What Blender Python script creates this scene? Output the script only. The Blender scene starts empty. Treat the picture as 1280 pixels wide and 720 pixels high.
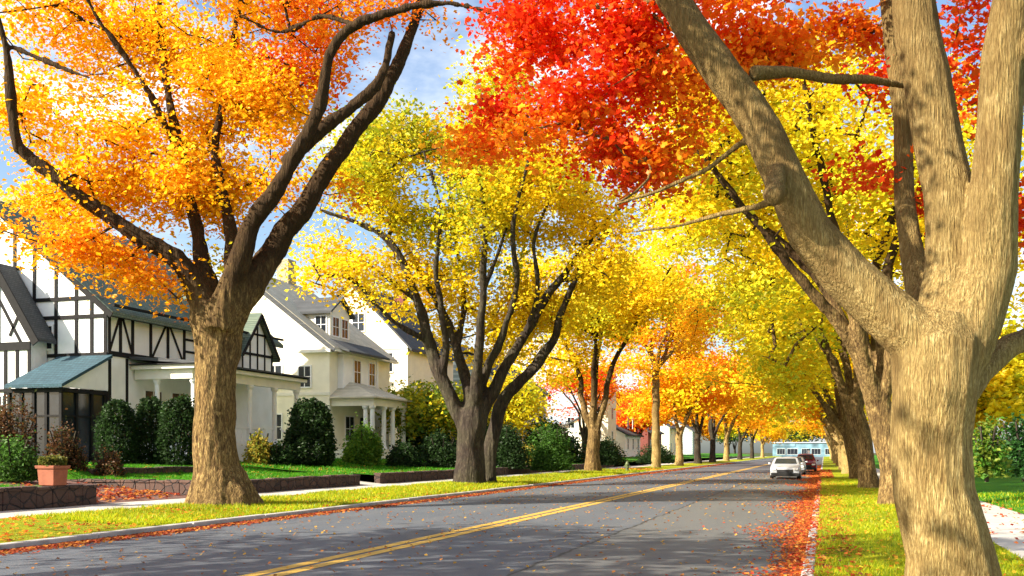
import bpy, bmesh, math, random
import numpy as np
from mathutils import Vector, noise as mnoise
R = math.radians
SC = bpy.context.scene
COL = SC.collection
F, HY, H, VPX = 1250.0, 565.0, 1.7, 1030.0
PSI = math.atan((VPX - 640) / F)
S_, C_ = math.sin(PSI), math.cos(PSI)
rng = np.random.default_rng(7)
random.seed(7)

# ---------------------------------------------------------------- camera
cam = bpy.data.cameras.new('camera'); camo = bpy.data.objects.new('camera', cam); COL.objects.link(camo)
cam.lens = F / 1280 * 36; cam.sensor_width = 36; cam.shift_y = (HY - 360) / 1280
cam.clip_end = 4000; cam.clip_start = 0.1
camo.location = (0, 0, H); camo.rotation_euler = (R(90), 0, PSI)
SC.camera = camo

def P(px, py, d):
    xc = (px - 640) / F * d
    return Vector((-S_ * d + C_ * xc, C_ * d + S_ * xc, H + (HY - py) / F * d))
def DX(px, X):            # depth of a point on the line x = X that shows at column px
    return X * F / C_ / (px - VPX)
def YX(px, X):
    return (DX(px, X) + X * S_) / C_

# ---------------------------------------------------------------- materials
def mat(name):
    m = bpy.data.materials.new(name); m.use_nodes = True
    nt = m.node_tree
    return m, nt, nt.nodes['Principled BSDF']
def nd(nt, t, **kw):
    n = nt.nodes.new(t)
    for k, v in kw.items():
        if k in n.inputs: n.inputs[k].default_value = v
        else: setattr(n, k, v)
    return n
def coords(nt, scale=(1, 1, 1)):
    tc = nd(nt, 'ShaderNodeTexCoord'); mp = nd(nt, 'ShaderNodeMapping')
    mp.inputs['Scale'].default_value = scale
    nt.links.new(tc.outputs['Object'], mp.inputs['Vector'])
    return mp.outputs['Vector']
def noi(nt, vec, sc, det=4, rough=.55):
    n = nd(nt, 'ShaderNodeTexNoise'); n.inputs['Scale'].default_value = sc
    n.inputs['Detail'].default_value = det; n.inputs['Roughness'].default_value = rough
    nt.links.new(vec, n.inputs['Vector']); return n.outputs['Fac']
def ramp(nt, fac, stops):
    r = nd(nt, 'ShaderNodeValToRGB'); e = r.color_ramp.elements
    while len(e) < len(stops): e.new(.5)
    for i, (p, c) in enumerate(stops):
        e[i].position = p; e[i].color = (*c, 1)
    nt.links.new(fac, r.inputs['Fac']); return r.outputs['Color']
def mixc(nt, fac, a, b, mode='MIX'):
    m = nd(nt, 'ShaderNodeMix', data_type='RGBA', blend_type=mode)
    for s, v in ((0, fac), (6, a), (7, b)):
        if hasattr(v, 'links'): nt.links.new(v, m.inputs[s])
        elif s == 0: m.inputs[0].default_value = v
        else: m.inputs[s].default_value = (*v, 1)
    return m.outputs[2]
def bump(nt, h, bs, strength=.5, dist=.02):
    b = nd(nt, 'ShaderNodeBump'); b.inputs['Strength'].default_value = strength; b.inputs['Distance'].default_value = dist
    nt.links.new(h, b.inputs['Height']); nt.links.new(b.outputs['Normal'], bs.inputs['Normal'])
def simple(name, c, rough=.7, var=.18, sc=3.0, b=.0, metal=0, spec=.4):
    m, nt, bs = mat(name)
    v = coords(nt); n = noi(nt, v, sc, 6)
    lo = tuple(x * (1 - var) for x in c); hi = tuple(min(1, x * (1 + var)) for x in c)
    nt.links.new(ramp(nt, n, [(.3, lo), (.7, hi)]), bs.inputs['Base Color'])
    bs.inputs['Roughness'].default_value = rough; bs.inputs['Metallic'].default_value = metal
    bs.inputs['Specular IOR Level'].default_value = spec
    if b: bump(nt, noi(nt, v, sc * 12, 4), bs, b, .01)
    return m
M = {}
M['stucco'] = simple('stucco', (.83, .83, .81), .9, .07, 1.2, .3)
M['cream_stucco'] = simple('cream_stucco', (.84, .79, .62), .9, .07, 1.2, .3)
M['white_paint'] = simple('white_paint', (.82, .82, .80), .6, .06, 2)
M['timber'] = simple('timber', (.011, .010, .010), .8, .3, 6, .3, 0, .2)
M['trim_cream'] = simple('trim_cream', (.76, .73, .62), .7, .06, 2)
M['glass'] = simple('glass', (.015, .02, .028), .12, .2, 2, 0, 0, .35)
M['dark_void'] = simple('dark_void', (.02, .02, .022), .8)
M['curtain'] = simple('curtain', (.55, .53, .48), .9)
M['terracotta'] = simple('terracotta', (.27, .085, .045), .85, .2, 4, .4)
M['concrete'] = simple('concrete', (.42, .40, .36), .9, .14, 1.5, .4)
M['kerb'] = simple('kerb', (.36, .34, .31), .9, .3, 2.5, .5)
M['red_paint'] = simple('red_paint', (.16, .008, .01), .25, .1)
M['rubber'] = simple('rubber', (.012, .012, .012), .8)
M['car_white'] = simple('car_white', (.40, .42, .45), .3, .03)
M['car_silver'] = simple('car_silver', (.30, .32, .35), .25, .03, metal=.3)
M['rim'] = simple('rim', (.5, .5, .5), .35, .05, metal=.8)
M['lamp_glass'] = simple('lamp_glass', (.75, .75, .72), .1, .02)
M['hydrant'] = simple('hydrant', (.10, .13, .05), .5, .2)
M['blue_panel'] = simple('blue_panel', (.11, .20, .25), .7, .6, .4)
M['brick_red'] = simple('brick_red', (.17, .05, .04), .9, .25, 5, .4)

def stone_mat(name, c1, c2, mortar, sc=2.4):
    m, nt, bs = mat(name)
    v = coords(nt, (1, 1, 1.5))
    vo = nd(nt, 'ShaderNodeTexVoronoi'); vo.inputs['Scale'].default_value = sc; nt.links.new(v, vo.inputs['Vector'])
    ve = nd(nt, 'ShaderNodeTexVoronoi', feature='DISTANCE_TO_EDGE'); ve.inputs['Scale'].default_value = sc; nt.links.new(v, ve.inputs['Vector'])
    sep = nd(nt, 'ShaderNodeSeparateColor'); nt.links.new(vo.outputs['Color'], sep.inputs[0])
    base = ramp(nt, sep.outputs[0], [(0, c1), (1, c2)])
    n2 = noi(nt, v, 14, 5)
    base = mixc(nt, n2, base, tuple(x * .5 for x in c1))
    edge = ramp(nt, ve.outputs['Distance'], [(.02, (0, 0, 0)), (.07, (1, 1, 1))])
    nt.links.new(mixc(nt, edge, mortar, base), bs.inputs['Base Color'])
    bs.inputs['Roughness'].default_value = .95
    bump(nt, edge, bs, .8, .04)
    return m
M['stone'] = stone_mat('stone', (.075, .042, .032), (.16, .09, .065), (.03, .022, .02))
M['stone_pale'] = stone_mat('stone_pale', (.42, .36, .22), (.55, .48, .30), (.3, .26, .18), 1.6)

def brick_mat(name, c1, c2, mortar, sc=3.0, axis='XY'):
    m, nt, bs = mat(name)
    tc = nd(nt, 'ShaderNodeTexCoord'); sp = nd(nt, 'ShaderNodeSeparateXYZ'); cb = nd(nt, 'ShaderNodeCombineXYZ')
    nt.links.new(tc.outputs['Object'], sp.inputs[0])
    nt.links.new(sp.outputs[axis[0]], cb.inputs[0]); nt.links.new(sp.outputs[axis[1]], cb.inputs[1])
    b = nd(nt, 'ShaderNodeTexBrick'); b.inputs['Scale'].default_value = sc
    b.inputs['Color1'].default_value = (*c1, 1); b.inputs['Color2'].default_value = (*c2, 1); b.inputs['Mortar'].default_value = (*mortar, 1)
    b.inputs['Mortar Size'].default_value = .03
    nt.links.new(cb.outputs[0], b.inputs['Vector'])
    v = coords(nt)
    col = mixc(nt, ramp(nt, noi(nt, v, 1.3, 6), [(.35, (0, 0, 0)), (.75, (.55, .55, .55))]), b.outputs['Color'], tuple(x * .45 for x in c1))
    nt.links.new(col, bs.inputs['Base Color']); bs.inputs['Roughness'].default_value = .9
    bump(nt, b.outputs['Fac'], bs, -.5, .02)
    return m
M['paver'] = brick_mat('paver', (.14, .05, .035), (.19, .08, .05), (.07, .05, .04), 3)
M['shingle_green'] = brick_mat('shingle_green', (.11, .15, .11), (.17, .21, .15), (.05, .07, .05), 2.4, 'YZ')
M['shingle_cream'] = brick_mat('shingle_cream', (.58, .52, .37), (.68, .62, .46), (.34, .30, .22), 2.4, 'YZ')
M['shingle_dark'] = brick_mat('shingle_dark', (.055, .06, .065), (.08, .085, .09), (.03, .03, .03), 2.4, 'YZ')
M['shingle_teal'] = brick_mat('shingle_teal', (.02, .065, .09), (.035, .095, .125), (.012, .03, .04), 2.4, 'XZ')
M['siding'] = brick_mat('siding', (.50, .56, .56), (.54, .60, .60), (.30, .34, .34), 1.0, 'YZ')

# asphalt
m, nt, bs = mat('asphalt'); M['asphalt'] = m
v = coords(nt)
c = ramp(nt, noi(nt, v, .22, 6, .6), [(.3, (.044, .056, .074)), (.7, (.072, .085, .103))])
st = coords(nt, (1.6, .06, 1))
c = mixc(nt, ramp(nt, noi(nt, st, 1.0, 5), [(.45, (0, 0, 0)), (.75, (.7, .7, .7))]), c, (.095, .10, .105))
c = mixc(nt, ramp(nt, noi(nt, v, 90, 3), [(.45, (0, 0, 0)), (.65, (.6, .6, .6))]), c, (.13, .135, .14))
vo = nd(nt, 'ShaderNodeTexVoronoi', feature='DISTANCE_TO_EDGE'); vo.inputs['Scale'].default_value = .16
wv = nd(nt, 'ShaderNodeVectorMath', operation='ADD'); nz = nd(nt, 'ShaderNodeTexNoise'); nz.inputs['Scale'].default_value = 1.2
nz.inputs['Detail'].default_value = 6
nt.links.new(v, nz.inputs['Vector']); nt.links.new(v, wv.inputs[0]); nt.links.new(nz.outputs['Color'], wv.inputs[1]); nt.links.new(wv.outputs[0], vo.inputs['Vector'])
crk = ramp(nt, vo.outputs['Distance'], [(.0, (1, 1, 1)), (.004, (0, 0, 0))])
c = mixc(nt, mixc(nt, 1.0, crk, ramp(nt, noi(nt, v, .12, 2), [(.5, (0, 0, 0)), (.6, (.6, .6, .6))]), 'MULTIPLY'), c, (.02, .02, .02))
tc = nd(nt, 'ShaderNodeTexCoord'); sp = nd(nt, 'ShaderNodeSeparateXYZ'); nt.links.new(tc.outputs['Object'], sp.inputs[0])
wob = nd(nt, 'ShaderNodeMath', operation='MULTIPLY_ADD'); wob.inputs[1].default_value = .35; nt.links.new(noi(nt, v, .8, 6, .7), wob.inputs[0]); nt.links.new(sp.outputs['X'], wob.inputs[2])
mr = nd(nt, 'ShaderNodeMapRange'); mr.inputs['From Min'].default_value = -3.90; mr.inputs['From Max'].default_value = -3.86; nt.links.new(wob.outputs[0], mr.inputs['Value'])
mr2 = nd(nt, 'ShaderNodeMapRange'); mr2.inputs['From Min'].default_value = -3.84; mr2.inputs['From Max'].default_value = -3.80; nt.links.new(wob.outputs[0], mr2.inputs['Value'])
c = mixc(nt, mr.outputs[0], c, mixc(nt, .45, c, (.12, .115, .095)))
sub = nd(nt, 'ShaderNodeMath', operation='SUBTRACT'); nt.links.new(mr.outputs[0], sub.inputs[0]); nt.links.new(mr2.outputs[0], sub.inputs[1])
c = mixc(nt, sub.outputs[0], c, (.018, .018, .018))
c = mixc(nt, ramp(nt, noi(nt, coords(nt, (1, .35, 1)), .55, 3, .4), [(.62, (0, 0, 0)), (.64, (.4, .4, .4))]), c, (.045, .05, .058))
c = mixc(nt, ramp(nt, noi(nt, v, 2.2, 2, .4), [(.70, (0, 0, 0)), (.78, (.6, .6, .6))]), c, (.03, .032, .036))
nt.links.new(c, bs.inputs['Base Color']); bs.inputs['Roughness'].default_value = .72
bump(nt, noi(nt, v, 120, 3), bs, .5, .01)

# yellow line
m, nt, bs = mat('road_paint'); M['road_paint'] = m
v = coords(nt)
nt.links.new(ramp(nt, noi(nt, v, 9, 8, .7), [(.30, (.10, .09, .07)), (.47, (.50, .30, .04)), (.75, (.62, .40, .06))]), bs.inputs['Base Color'])
bs.inputs['Roughness'].default_value = .7

def grass_mat(name, a, b, c):
    m, nt, bs = mat(name); v = coords(nt)
    col = ramp(nt, noi(nt, v, .5, 6, .6), [(.3, a), (.5, b), (.72, c)])
    col = mixc(nt, ramp(nt, noi(nt, v, 25, 5, .7), [(.35, (.0, .0, .0)), (.7, (.75, .75, .75))]), col, tuple(x * .45 for x in a))
    nt.links.new(col, bs.inputs['Base Color']); bs.inputs['Roughness'].default_value = .9
    bs.inputs['Specular IOR Level'].default_value = .1
    bump(nt, noi(nt, v, 30, 5, .8), bs, 1, .05)
    return m
M['lawn'] = grass_mat('lawn', (.04, .17, .010), (.06, .23, .012), (.11, .28, .015))
M['verge'] = grass_mat('verge', (.22, .29, .01), (.34, .36, .01), (.44, .40, .012))
M['soil'] = grass_mat('soil', (.05, .06, .02), (.08, .09, .03), (.10, .08, .04))

def bark_mat(name, lo, mid, hi, sx=9, sz=1.3, moss=None, dark=None):
    m, nt, bs = mat(name)
    v = coords(nt, (sx, sx, sz))
    n = noi(nt, v, 1.6, 8, .68)
    n2 = noi(nt, coords(nt), .9, 4)
    vo = nd(nt, 'ShaderNodeTexVoronoi', feature='DISTANCE_TO_EDGE'); vo.inputs['Scale'].default_value = 1.5; nt.links.new(v, vo.inputs['Vector'])
    col = ramp(nt, n, [(.34, lo), (.5, mid), (.68, hi)])
    col = mixc(nt, ramp(nt, vo.outputs['Distance'], [(0, (.5, .5, .5)), (.14, (0, 0, 0))]), col, lo)
    if moss:
        col = mixc(nt, ramp(nt, n2, [(.42, (0, 0, 0)), (.65, (.55, .55, .55))]), col, moss)
        col = mixc(nt, ramp(nt, noi(nt, coords(nt, (1, 1, .5)), 2.6, 7, .65), [(.50, (0, 0, 0)), (.66, (.6, .6, .6))]), col, lo)
        col = mixc(nt, ramp(nt, noi(nt, coords(nt, (1, 1, .8)), 5.5, 5, .6), [(.60, (0, 0, 0)), (.70, (.5, .5, .5))]), col, tuple(min(1, x * 1.15) for x in hi))
    fine = noi(nt, coords(nt, (sx * 3, sx * 3, sz * 2.5)), 2.0, 6, .7)
    col = mixc(nt, ramp(nt, fine, [(.40, (.7, .7, .7)), (.58, (0, 0, 0))]), col, lo)
    if dark:      # crown shade on the upper limbs painted into the bark colour, uneven border
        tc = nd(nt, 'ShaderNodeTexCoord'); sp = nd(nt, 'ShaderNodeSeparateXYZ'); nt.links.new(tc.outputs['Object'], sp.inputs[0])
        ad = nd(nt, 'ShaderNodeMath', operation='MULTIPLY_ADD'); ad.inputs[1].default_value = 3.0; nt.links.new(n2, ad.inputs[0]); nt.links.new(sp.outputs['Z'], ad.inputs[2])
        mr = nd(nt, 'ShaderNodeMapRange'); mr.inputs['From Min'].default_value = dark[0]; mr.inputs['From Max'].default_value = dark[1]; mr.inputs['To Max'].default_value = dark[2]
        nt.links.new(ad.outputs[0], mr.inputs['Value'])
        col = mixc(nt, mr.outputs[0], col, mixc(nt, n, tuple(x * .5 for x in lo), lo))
    nt.links.new(col, bs.inputs['Base Color']); bs.inputs['Roughness'].default_value = .95
    bs.inputs['Specular IOR Level'].default_value = .15
    ma = nd(nt, 'ShaderNodeMath', operation='MULTIPLY_ADD'); ma.inputs[1].default_value = .6
    nt.links.new(vo.outputs['Distance'], ma.inputs[0]); nt.links.new(n, ma.inputs[2])
    bump(nt, ma.outputs[0], bs, 1.0, .07)
    return m
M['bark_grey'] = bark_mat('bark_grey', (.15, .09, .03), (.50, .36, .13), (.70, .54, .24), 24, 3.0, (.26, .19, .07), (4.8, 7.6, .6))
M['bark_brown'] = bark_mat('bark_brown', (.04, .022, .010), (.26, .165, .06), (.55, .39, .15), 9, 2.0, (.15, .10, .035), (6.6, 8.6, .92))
M['bark_dark'] = bark_mat('bark_dark', (.02, .015, .012), (.055, .042, .032), (.11, .09, .06), 5, .9, (.07, .07, .035))

# leaves: colour per leaf is stored on the mesh
m = bpy.data.materials.new('leaf'); m.use_nodes = True; nt = m.node_tree; nt.nodes.clear(); M['leaf'] = m
at = nt.nodes.new('ShaderNodeAttribute'); at.attribute_name = 'leafcol'
df = nt.nodes.new('ShaderNodeBsdfDiffuse'); tr = nt.nodes.new('ShaderNodeBsdfTranslucent')
gl = nt.nodes.new('ShaderNodeBsdfGlossy'); gl.inputs['Roughness'].default_value = .45; gl.inputs['Color'].default_value = (.8, .8, .8, 1)
mx = nt.nodes.new('ShaderNodeMixShader'); mx.inputs[0].default_value = .5
m2 = nt.nodes.new('ShaderNodeMixShader'); m2.inputs[0].default_value = .012
ou = nt.nodes.new('ShaderNodeOutputMaterial')
L = nt.links.new
L(at.outputs['Color'], df.inputs['Color']); L(at.outputs['Color'], tr.inputs['Color'])
L(df.outputs[0], mx.inputs[1]); L(tr.outputs[0], mx.inputs[2]); L(mx.outputs[0], m2.inputs[1]); L(gl.outputs[0], m2.inputs[2]); L(m2.outputs[0], ou.inputs['Surface'])

# ---------------------------------------------------------------- object helpers
ORG = {}
def tag(o, label=None, cat=None, group=None, kind=None):
    if label: o['label'] = label
    if cat: o['category'] = cat
    if group: o['group'] = group
    if kind: o['kind'] = kind
    return o
def thing(name, loc, label, cat, group=None):
    o = bpy.data.objects.new(name, None); COL.objects.link(o); o.location = loc; o.empty_display_size = .3
    ORG[o.name] = Vector(loc)
    return tag(o, label, cat, group)
def link(name, me, m, parent):
    if m: me.materials.append(m)
    o = bpy.data.objects.new(name, me); COL.objects.link(o)
    if parent:
        o.parent = parent; ORG[o.name] = ORG[parent.name]
    else: ORG[o.name] = Vector((0, 0, 0))
    return o
def obj(name, bm, m, parent=None, bevel=0):
    if parent: bmesh.ops.translate(bm, verts=bm.verts, vec=-ORG[parent.name])
    bmesh.ops.recalc_face_normals(bm, faces=bm.faces)
    me = bpy.data.meshes.new(name); bm.to_mesh(me); bm.free()
    o = link(name, me, m, parent)
    if bevel:
        b = o.modifiers.new('bevel', 'BEVEL'); b.width = bevel; b.segments = 2; b.limit_method = 'ANGLE'
    return o
def npmesh(name, V, Fq, m, parent=None, cols=None, smooth=False):
    V = np.asarray(V, dtype=np.float64)
    if parent: V = V - np.array(ORG[parent.name])
    k = Fq.shape[1]; n = len(Fq)
    me = bpy.data.meshes.new(name)
    me.vertices.add(len(V)); me.vertices.foreach_set('co', V.astype(np.float32).ravel())
    me.loops.add(n * k); me.loops.foreach_set('vertex_index', Fq.astype(np.int32).ravel())
    me.polygons.add(n); me.polygons.foreach_set('loop_start', np.arange(0, n * k, k, dtype=np.int32))
    me.polygons.foreach_set('use_smooth', np.full(n, smooth, dtype=bool))
    me.update(calc_edges=True)
    if cols is not None:
        a = me.color_attributes.new('leafcol', 'FLOAT_COLOR', 'POINT')
        a.data.foreach_set('color', np.hstack([cols, np.ones((len(cols), 1))]).astype(np.float32).ravel())
    return link(name, me, m, parent)
def box(bm, x0, x1, y0, y1, z0, z1):
    x0, x1 = sorted((x0, x1)); y0, y1 = sorted((y0, y1)); z0, z1 = sorted((z0, z1))
    v = [bm.verts.new(p) for p in ((x0, y0, z0), (x1, y0, z0), (x1, y1, z0), (x0, y1, z0), (x0, y0, z1), (x1, y0, z1), (x1, y1, z1), (x0, y1, z1))]
    for f in ((0, 3, 2, 1), (4, 5, 6, 7), (0, 1, 5, 4), (1, 2, 6, 5), (2, 3, 7, 6), (3, 0, 4, 7)): bm.faces.new([v[i] for i in f])
def extr(bm, pts, vec):          # closed prism from a planar polygon
    a = [bm.verts.new(p) for p in pts]; b = [bm.verts.new(Vector(p) + Vector(vec)) for p in pts]
    bm.faces.new(a); bm.faces.new(b[::-1]); n = len(a)
    for i in range(n): bm.faces.new((a[i], b[i], b[(i + 1) % n], a[(i + 1) % n]))
def bar(bm, a, b, w, t, nrm):     # flat timber from a to b, width w in the wall plane, thickness t along nrm
    a, b, nrm = Vector(a), Vector(b), Vector(nrm)
    s = (b - a).normalized().cross(nrm).normalized() * w / 2
    extr(bm, [a - s, a + s, b + s, b - s], nrm * t)
def cyl(bm, p, r0, r1, h, n=16, axis='Z'):
    rings = []
    for r, k in ((r0, 0), (r1, h)):
        ring = []
        for i in range(n):
            a = 2 * math.pi * i / n; u, w = r * math.cos(a), r * math.sin(a)
            q = {'Z': (u, w, k), 'X': (k, u, w), 'Y': (u, k, w)}[axis]
            ring.append(bm.verts.new(Vector(p) + Vector(q)))
        rings.append(ring)
    bm.faces.new(rings[0][::-1]); bm.faces.new(rings[1])
    for i in range(n): bm.faces.new((rings[0][i], rings[0][(i + 1) % n], rings[1][(i + 1) % n], rings[1][i]))
def lathe(bm, p, prof, n=20):
    rings = [[bm.verts.new((p[0] + r * math.cos(2 * math.pi * i / n), p[1] + r * math.sin(2 * math.pi * i / n), p[2] + z)) for i in range(n)] for r, z in prof]
    bm.faces.new(rings[0][::-1]); bm.faces.new(rings[-1])
    for a, b in zip(rings, rings[1:]):
        for i in range(n): bm.faces.new((a[i], a[(i + 1) % n], b[(i + 1) % n], b[i]))
def B(): return bmesh.new()

# ---------------------------------------------------------------- ground
def sheet(name, m, xs, ys, zf, kind='structure', jitter=0):
    xs = np.asarray(xs, float); ys = np.asarray(ys, float)
    X, Y = np.meshgrid(xs, ys)
    Z = np.vectorize(zf)(X, Y)
    V = np.stack([X.ravel(), Y.ravel(), Z.ravel()], 1)
    nx, ny = len(xs), len(ys)
    idx = np.arange(nx * ny).reshape(ny, nx)
    Fq = np.stack([idx[:-1, :-1].ravel(), idx[:-1, 1:].ravel(), idx[1:, 1:].ravel(), idx[1:, :-1].ravel()], 1)
    o = npmesh(name, V, Fq, m, smooth=True); tag(o, kind=kind); return o
XL, XC, XR = -13.3, -7.06, -.28
def zroad(x, y=0): return .07 * (1 - ((x - XC) / 6.8) ** 2)
def und(x, y): return .02 * math.sin(x * 1.3 + y * .7) + .015 * math.sin(y * 1.9 - x)
sheet('ground', M['soil'], [-900, -60, 60, 900], [-60, 100, 500, 1800], lambda x, y: -.12)
YS = list(np.arange(-20, 80, 2.0)) + list(np.arange(80, 420, 12.0))
sheet('road', M['asphalt'], np.linspace(XL - .02, XR + .02, 18), YS, lambda x, y: zroad(x))
sheet('cross_street', M['asphalt'], [-120, -14, XL - .3, XR + .3, 60], [345, 350, 356], lambda x, y: .0 if x < XL or x > XR else -.05)
def ribbon(name, m, x0, x1, lo, hi, kind='structure', bev=.03):
    bm = B()
    for y in np.arange(-20, 343, 3.0):
        j = random.uniform(-.008, .008); box(bm, x0 + j, x1 + j, y + .012, y + 2.99, lo, hi + j)
    return tag(obj(name, bm, m, None, bev), kind=kind)
ribbon('kerb_left', M['kerb'], XL - .22, XL, -.1, .14)
ribbon('kerb_right', M['kerb'], XR, XR + .17, -.1, .14)
# double yellow line
bm = B()
for x0 in (XC - .27, XC + .05):
    ys = YS
    for a, b in zip(ys, ys[1:]):
        vs = [bm.verts.new((x, y, zroad(x) + .005)) for x, y in ((x0, a), (x0 + .22, a), (x0 + .22, b), (x0, b))]
        bm.faces.new(vs)
tag(obj('road_marking', bm, M['road_paint']), kind='structure')
def zverge(x, y): return .13 + .10 * min(1, max(0, (XL - .2 - x) / 3)) + und(x, y) * .5
sheet('verge_left', M['verge'], np.arange(-17.3, XL - .15, .5).tolist() + [XL - .21], YS, zverge)
bm = B()
for y in np.arange(-20, 340, 1.5): box(bm, -19.4, -17.28, y + .012, y + 1.49, .05, .235 + .006 * math.sin(y * 3))
tag(obj('sidewalk_left', bm, M['concrete']), kind='structure')
DRV = (23.4, 28.0); PTH = (40.2, 42.2)
def zlawn(x, y):
    a = min(1, max(0, (-19.9 - x) / 4.8)); z = .66 + .10 * a
    b = min(1, max(0, (-24.7 - x) / .4)) if 27.7 < y < 36.5 else min(1, max(0, (-22.3 - x) / 5))
    z += .30 * b + .10 * min(1, max(0, (-26 - x) / 6))
    return z + und(x, y)
def zR(x, y): return .15 + .30 * min(1, max(0, (x - 4.8) / 8)) + und(x, y)
def lawn(name, y0, y1, x0=-19.85):
    xs = [x0] + list(np.arange(x0 - .4, -36, -.4)) + [-60, -140]
    sheet(name, M['lawn'], xs[::-1], np.arange(y0, y1 + .01, (y1 - y0) / max(2, round((y1 - y0) / 1.0))), zlawn)
lawn('lawn', -20, DRV[0]); lawn('lawn', DRV[1], PTH[0]); lawn('lawn', PTH[1], 75); lawn('lawn', 77.5, 340)
def slope_path(name, m, y0, y1):
    sheet(name, m, [-45, -34, -30, -24, -22, -19.4], [y0, (y0 + y1) / 2, y1], lambda x, y: .236 + .85 * min(1, max(0, (-19.4 - x) / 9)))
slope_path('driveway', M['paver'], *DRV); slope_path('garden_path', M['concrete'], *PTH); slope_path('garden_path', M['concrete'], 75, 77.5)
sheet('verge_right', M['verge'], np.arange(XR + .16, 2.75, .35).tolist() + [2.75], YS, lambda x, y: .135 + und(x * 2, y) * .7 + .02)
bm = B()
for y in np.arange(-20, 340, 1.5): box(bm, 2.76, 4.7, y + .012, y + 1.49, .0, .165)
tag(obj('sidewalk_right', bm, M['concrete']), kind='structure')
sheet('lawn_right', M['lawn'], [4.71, 5.2, 6, 7, 8, 10, 13, 20, 40, 120], YS, zR)

# retaining walls (each run a thing) of rough stone with a coping
def rwall(x0, x1, y0, y1, z0, z1, label):
    n = 'retaining_wall'
    t = thing(n, ((x0 + x1) / 2, (y0 + y1) / 2, z0), label, 'wall', 'low stone retaining walls along the left lawns')
    bm = B()
    lx, ly = x1 - x0, y1 - y0
    k = max(1, int(max(lx, ly) / .55))
    for i in range(k):
        j = random.uniform(-.02, .02)
        if ly > lx: box(bm, x0 + j, x1 + j, y0 + ly * i / k, y0 + ly * (i + 1) / k - .01, z0, z1 + j)
        else: box(bm, x0 + lx * i / k, x0 + lx * (i + 1) / k - .01, y0 + j, y1 + j, z0, z1 + j)
    obj('masonry', bm, M['stone'], t, .02)
    bm = B()
    for i in range(k):
        j = random.uniform(-.02, .02)
        if ly > lx: box(bm, x0 - .04, x1 + .04, y0 + ly * i / k, y0 + ly * (i + 1) / k - .015, z1 - .035, z1 + .06 + j)
        else: box(bm, x0 + lx * i / k, x0 + lx * (i + 1) / k - .015, y0 - .04, y1 + .04, z1 - .035, z1 + .06 + j)
    obj('coping', bm, M['stone'], t, .02)
    return t
rwall(-19.85, -19.5, 6, DRV[0] - .05, .1, .74, 'rough brown stone wall at the far left carrying the terracotta planter')
rwall(-19.85, -19.55, DRV[1] + .36, PTH[0] - .05, .1, .66, 'low dark stone wall along the lawn behind the orange tree trunk')
rwall(-31, -19.55, DRV[1], DRV[1] + .3, .1, .72, 'low dark wall along the far side of the brick driveway')
rwall(-25.2, -24.85, 29.5, 36.3, .6, 1.05, 'short dark upper terrace wall in front of the clipped dark bushes')
rwall(-19.85, -19.55, PTH[1] + .05, 74.9, .1, .66, 'dark stone wall running behind the dark many-limbed tree')
rwall(-19.85, -19.55, 77.6, 96, .1, .62, 'farthest low stone wall before the yellow tree')

# ---------------------------------------------------------------- tree machinery
def tube(V, Fl, pts, rad, n=8, close=False):
    pts = [np.array(p, float) for p in pts]; rad = list(rad)
    if close:
        d0 = pts[0] - pts[1]; d1 = pts[-1] - pts[-2]
        pts = [pts[0] + d0 / np.linalg.norm(d0) * .02] + pts + [pts[-1] + d1 / np.linalg.norm(d1) * .02]; rad = [.002] + rad + [.002]
    T = [pts[min(i + 1, len(pts) - 1)] - pts[max(i - 1, 0)] for i in range(len(pts))]
    up = np.array([.31, .95, .05]); base = sum(len(v) for v in V)
    ang = np.arange(n) * 2 * math.pi / n
    for p, r, t in zip(pts, rad, T):
        t = t / (np.linalg.norm(t) + 1e-9)
        u = np.cross(t, up); u /= np.linalg.norm(u) + 1e-9
        w = np.cross(t, u); up = np.cross(u, t) if abs(np.dot(up, t)) > .9 else up
        V.append(p + r * (np.cos(ang)[:, None] * u + np.sin(ang)[:, None] * w))
    i = np.arange(n); j = (i + 1) % n
    for k in range(len(pts) - 1):
        a = base + k * n; b = a + n
        Fl.append(np.stack([a + i, a + j, b + j, b + i], 1))
def spline(pts, rad, step):
    pts = [np.array(p, float) for p in pts]
    P_, R_ = [], []
    q = [2 * pts[0] - pts[1]] + pts + [2 * pts[-1] - pts[-2]]
    for i in range(len(pts) - 1):
        p0, p1, p2, p3 = q[i:i + 4]
        k = max(1, int(np.linalg.norm(p2 - p1) / step))
        for s in range(k):
            t = s / k
            P_.append(.5 * (2 * p1 + (p2 - p0) * t + (2 * p0 - 5 * p1 + 4 * p2 - p3) * t * t + (3 * p1 - p0 - 3 * p2 + p3) * t ** 3))
            R_.append(rad[i] * (1 - t) + rad[i + 1] * t)
    P_.append(pts[-1]); R_.append(rad[-1])
    return P_, R_
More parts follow.
